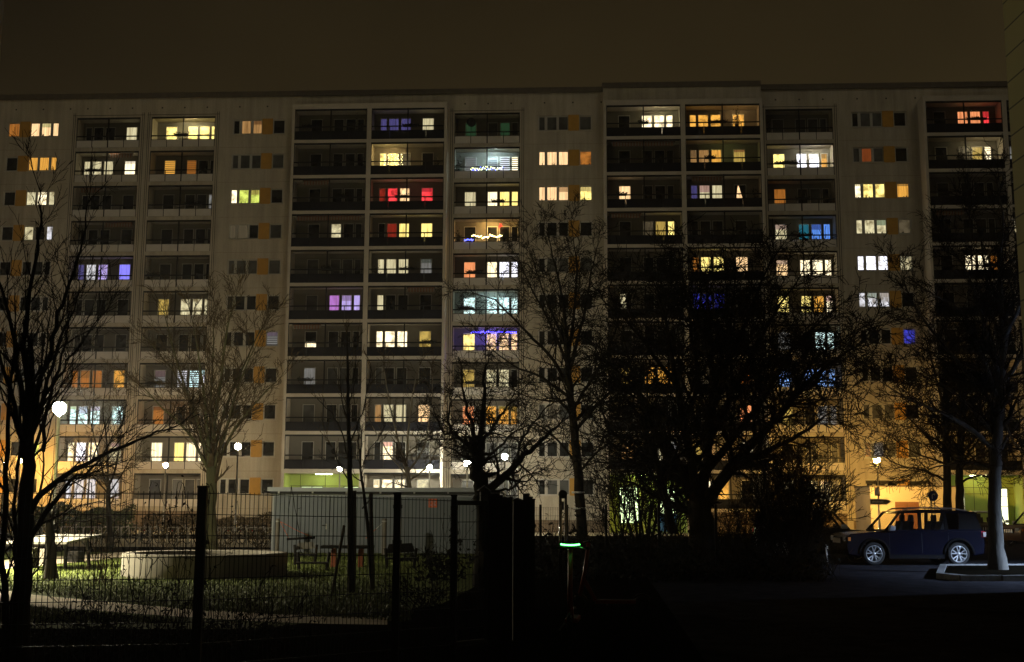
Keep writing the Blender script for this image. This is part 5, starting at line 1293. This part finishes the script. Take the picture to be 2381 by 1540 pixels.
# thin marker post and bird box
p = gnd(1924, 1316); mb = MB(); mb.tube([(0, 0, 0), (-.04, 0, .62)], .022, 8, M['steel']); mb.lathe([(.026, .5), (.026, .58)], M['reflector'], 8)
tag(mb.make('marker_post', loc=p), 'thin grey marker post in the grass left of the blue SUV', 'post')
p = at(1126, 1152, 25.6); o = empty('bird_box', p, .2, 'dark bird box with a pitched roof fixed below the fork of the gnarled tree', 'bird box')
mb = MB(); mb.box(-.09, .09, -.09, .09, -.16, .10, M['darkwood']); mb.lathe([(0, 0), (.02, .002)], M['black'], 10, Matrix.Translation((0, -.092, .02)) @ RX); mb.make('box', o)
mb = MB(); mb.prism([(-.14, .09), (0, .19), (.14, .09), (.14, .11), (0, .215), (-.14, .11)], -.13, .12, M['darkwood']); mb.make('roof', o)
p = at(1189, 1150, 17); 

# ------------------------------------------------------------------ e-scooters
green = emit('green_light', (.10, 1, .16), 9)
def scooter(P, rz, label, lit, lean):
    o = empty('electric_scooter', P, rz, label, 'scooter', 'rental scooters'); o.rotation_euler = (lean, 0, rz)
    mb = MB(); mb.box(-.28, .36, -.085, .085, .13, .18, M['orange']); mb.box(-.26, .34, -.07, .07, .181, .19, M['black']); mb.make('deck', o, bevel=.012)
    mb = MB(); mb.bar((-.28, 0, .17), (-.47, 0, .52), .07, .06, M['orange']); mb.tube([(-.53, 0, .25), (-.45, 0, .62), (-.38, 0, 1.10)], .032, 10, M['orange']); mb.make('stem', o)
    for x, nm in ((-.56, 'wheel'), (.46, 'wheel')):
        mb = MB(); m4 = Matrix.Translation((x, 0, .125)) @ RX
        mb.lathe([(.07, -.03), (.115, -.03), (.125, 0), (.115, .03), (.07, .03)], M['rubber'], 20, m4); mb.lathe([(.07, -.02), (0, -.025)], M['black'], 16, m4); mb.lathe([(.07, .02), (0, .025)], M['black'], 16, m4); mb.make('wheel', o)
        mb = MB(); mb.tube([(x + .15 * math.cos(a), 0, .125 + .15 * math.sin(a)) for a in [.3 + k * .35 for k in range(7)]], .02, 5, M['black']); mb.make('mudguard', o)
    mb = MB(); mb.tube([(-.36, -.25, 1.10), (-.385, -.1, 1.12), (-.385, 0, 1.12), (-.385, .1, 1.12), (-.36, .25, 1.10)], .017, 8, M['black']); mb.box(-.43, -.36, -.05, .05, 1.09, 1.16, M['black'])
    mb.tube([(-.385, -.12, 1.12), (-.47, -.2, 1.10)], .008, 5, M['steel']); mb.make('handlebar', o)
    mb = MB(); mb.box(-.615, -.60, -.03, .03, .18, .26, M['reflector']); mb.box(.34, .36, .086, .09, .14, .17, M['reflector']); mb.make('reflector', o)
    if lit:
        mb = MB(); mb.tube([(-.385 - .045 * math.cos(t) , .14 * math.sin(t), 1.165 - .02 * math.cos(t)) for t in [-1.1 + k * .275 for k in range(9)]], .011, 6, green); mb.make('status_light', o)
    mb = MB(); mb.tube([(-.1, .08, .14), (-.06, .18, .01)], .01, 5, M['steel']); mb.make('kickstand', o)
    return o
s1 = gnd(1336, 1478); scooter((s1.x + .0, s1.y + .55, .004), PI / 2 - .12, 'orange rental scooter seen head-on with a glowing green light on its handlebar', True, .0)
s2 = gnd(1425, 1423); scooter((s2.x, s2.y, .004), -.06, 'unlit orange rental scooter standing side-on behind the green-lit one', False, .0)

# ------------------------------------------------------------------ thin volume added for lamp halos, standing in for lens bloom
hz = MB(); hz.box(-150, 150, -70, 160, -1, 60, None)
ho = hz.make('halo_haze'); tag(ho, kind='stuff'); ho.data.materials.clear()
hm = bpy.data.materials.new('lamp_halo_haze'); hm.use_nodes = True; hn = hm.node_tree
hn.nodes.remove(hn.nodes['Principled BSDF'])
pv = hn.nodes.new('ShaderNodeVolumePrincipled'); pv.inputs['Color'].default_value = (.9, .9, .9, 1); pv.inputs['Density'].default_value = HAZE; pv.inputs['Anisotropy'].default_value = .75
hn.links.new(pv.outputs[0], hn.nodes['Material Output'].inputs['Volume']); ho.data.materials.append(hm)

# ------------------------------------------------------------------ render settings
S.view_settings.view_transform = 'Standard'; S.view_settings.look = 'None'
S.view_settings.exposure = 0; S.view_settings.gamma = 1
S.cycles.use_denoising = True
S.cycles.sample_clamp_indirect = 3.0; S.cycles.sample_clamp_direct = 0
S.cycles.max_bounces = 5; S.cycles.diffuse_bounces = 3; S.cycles.glossy_bounces = 2; S.cycles.transparent_max_bounces = 8
S.cycles.use_light_tree = True
S.cycles.caustics_reflective = False; S.cycles.caustics_refractive = False
print('balconies', n_bal, 'objects', len(bpy.data.objects), 'faces', sum(len(m_.polygons) for m_ in bpy.data.meshes))
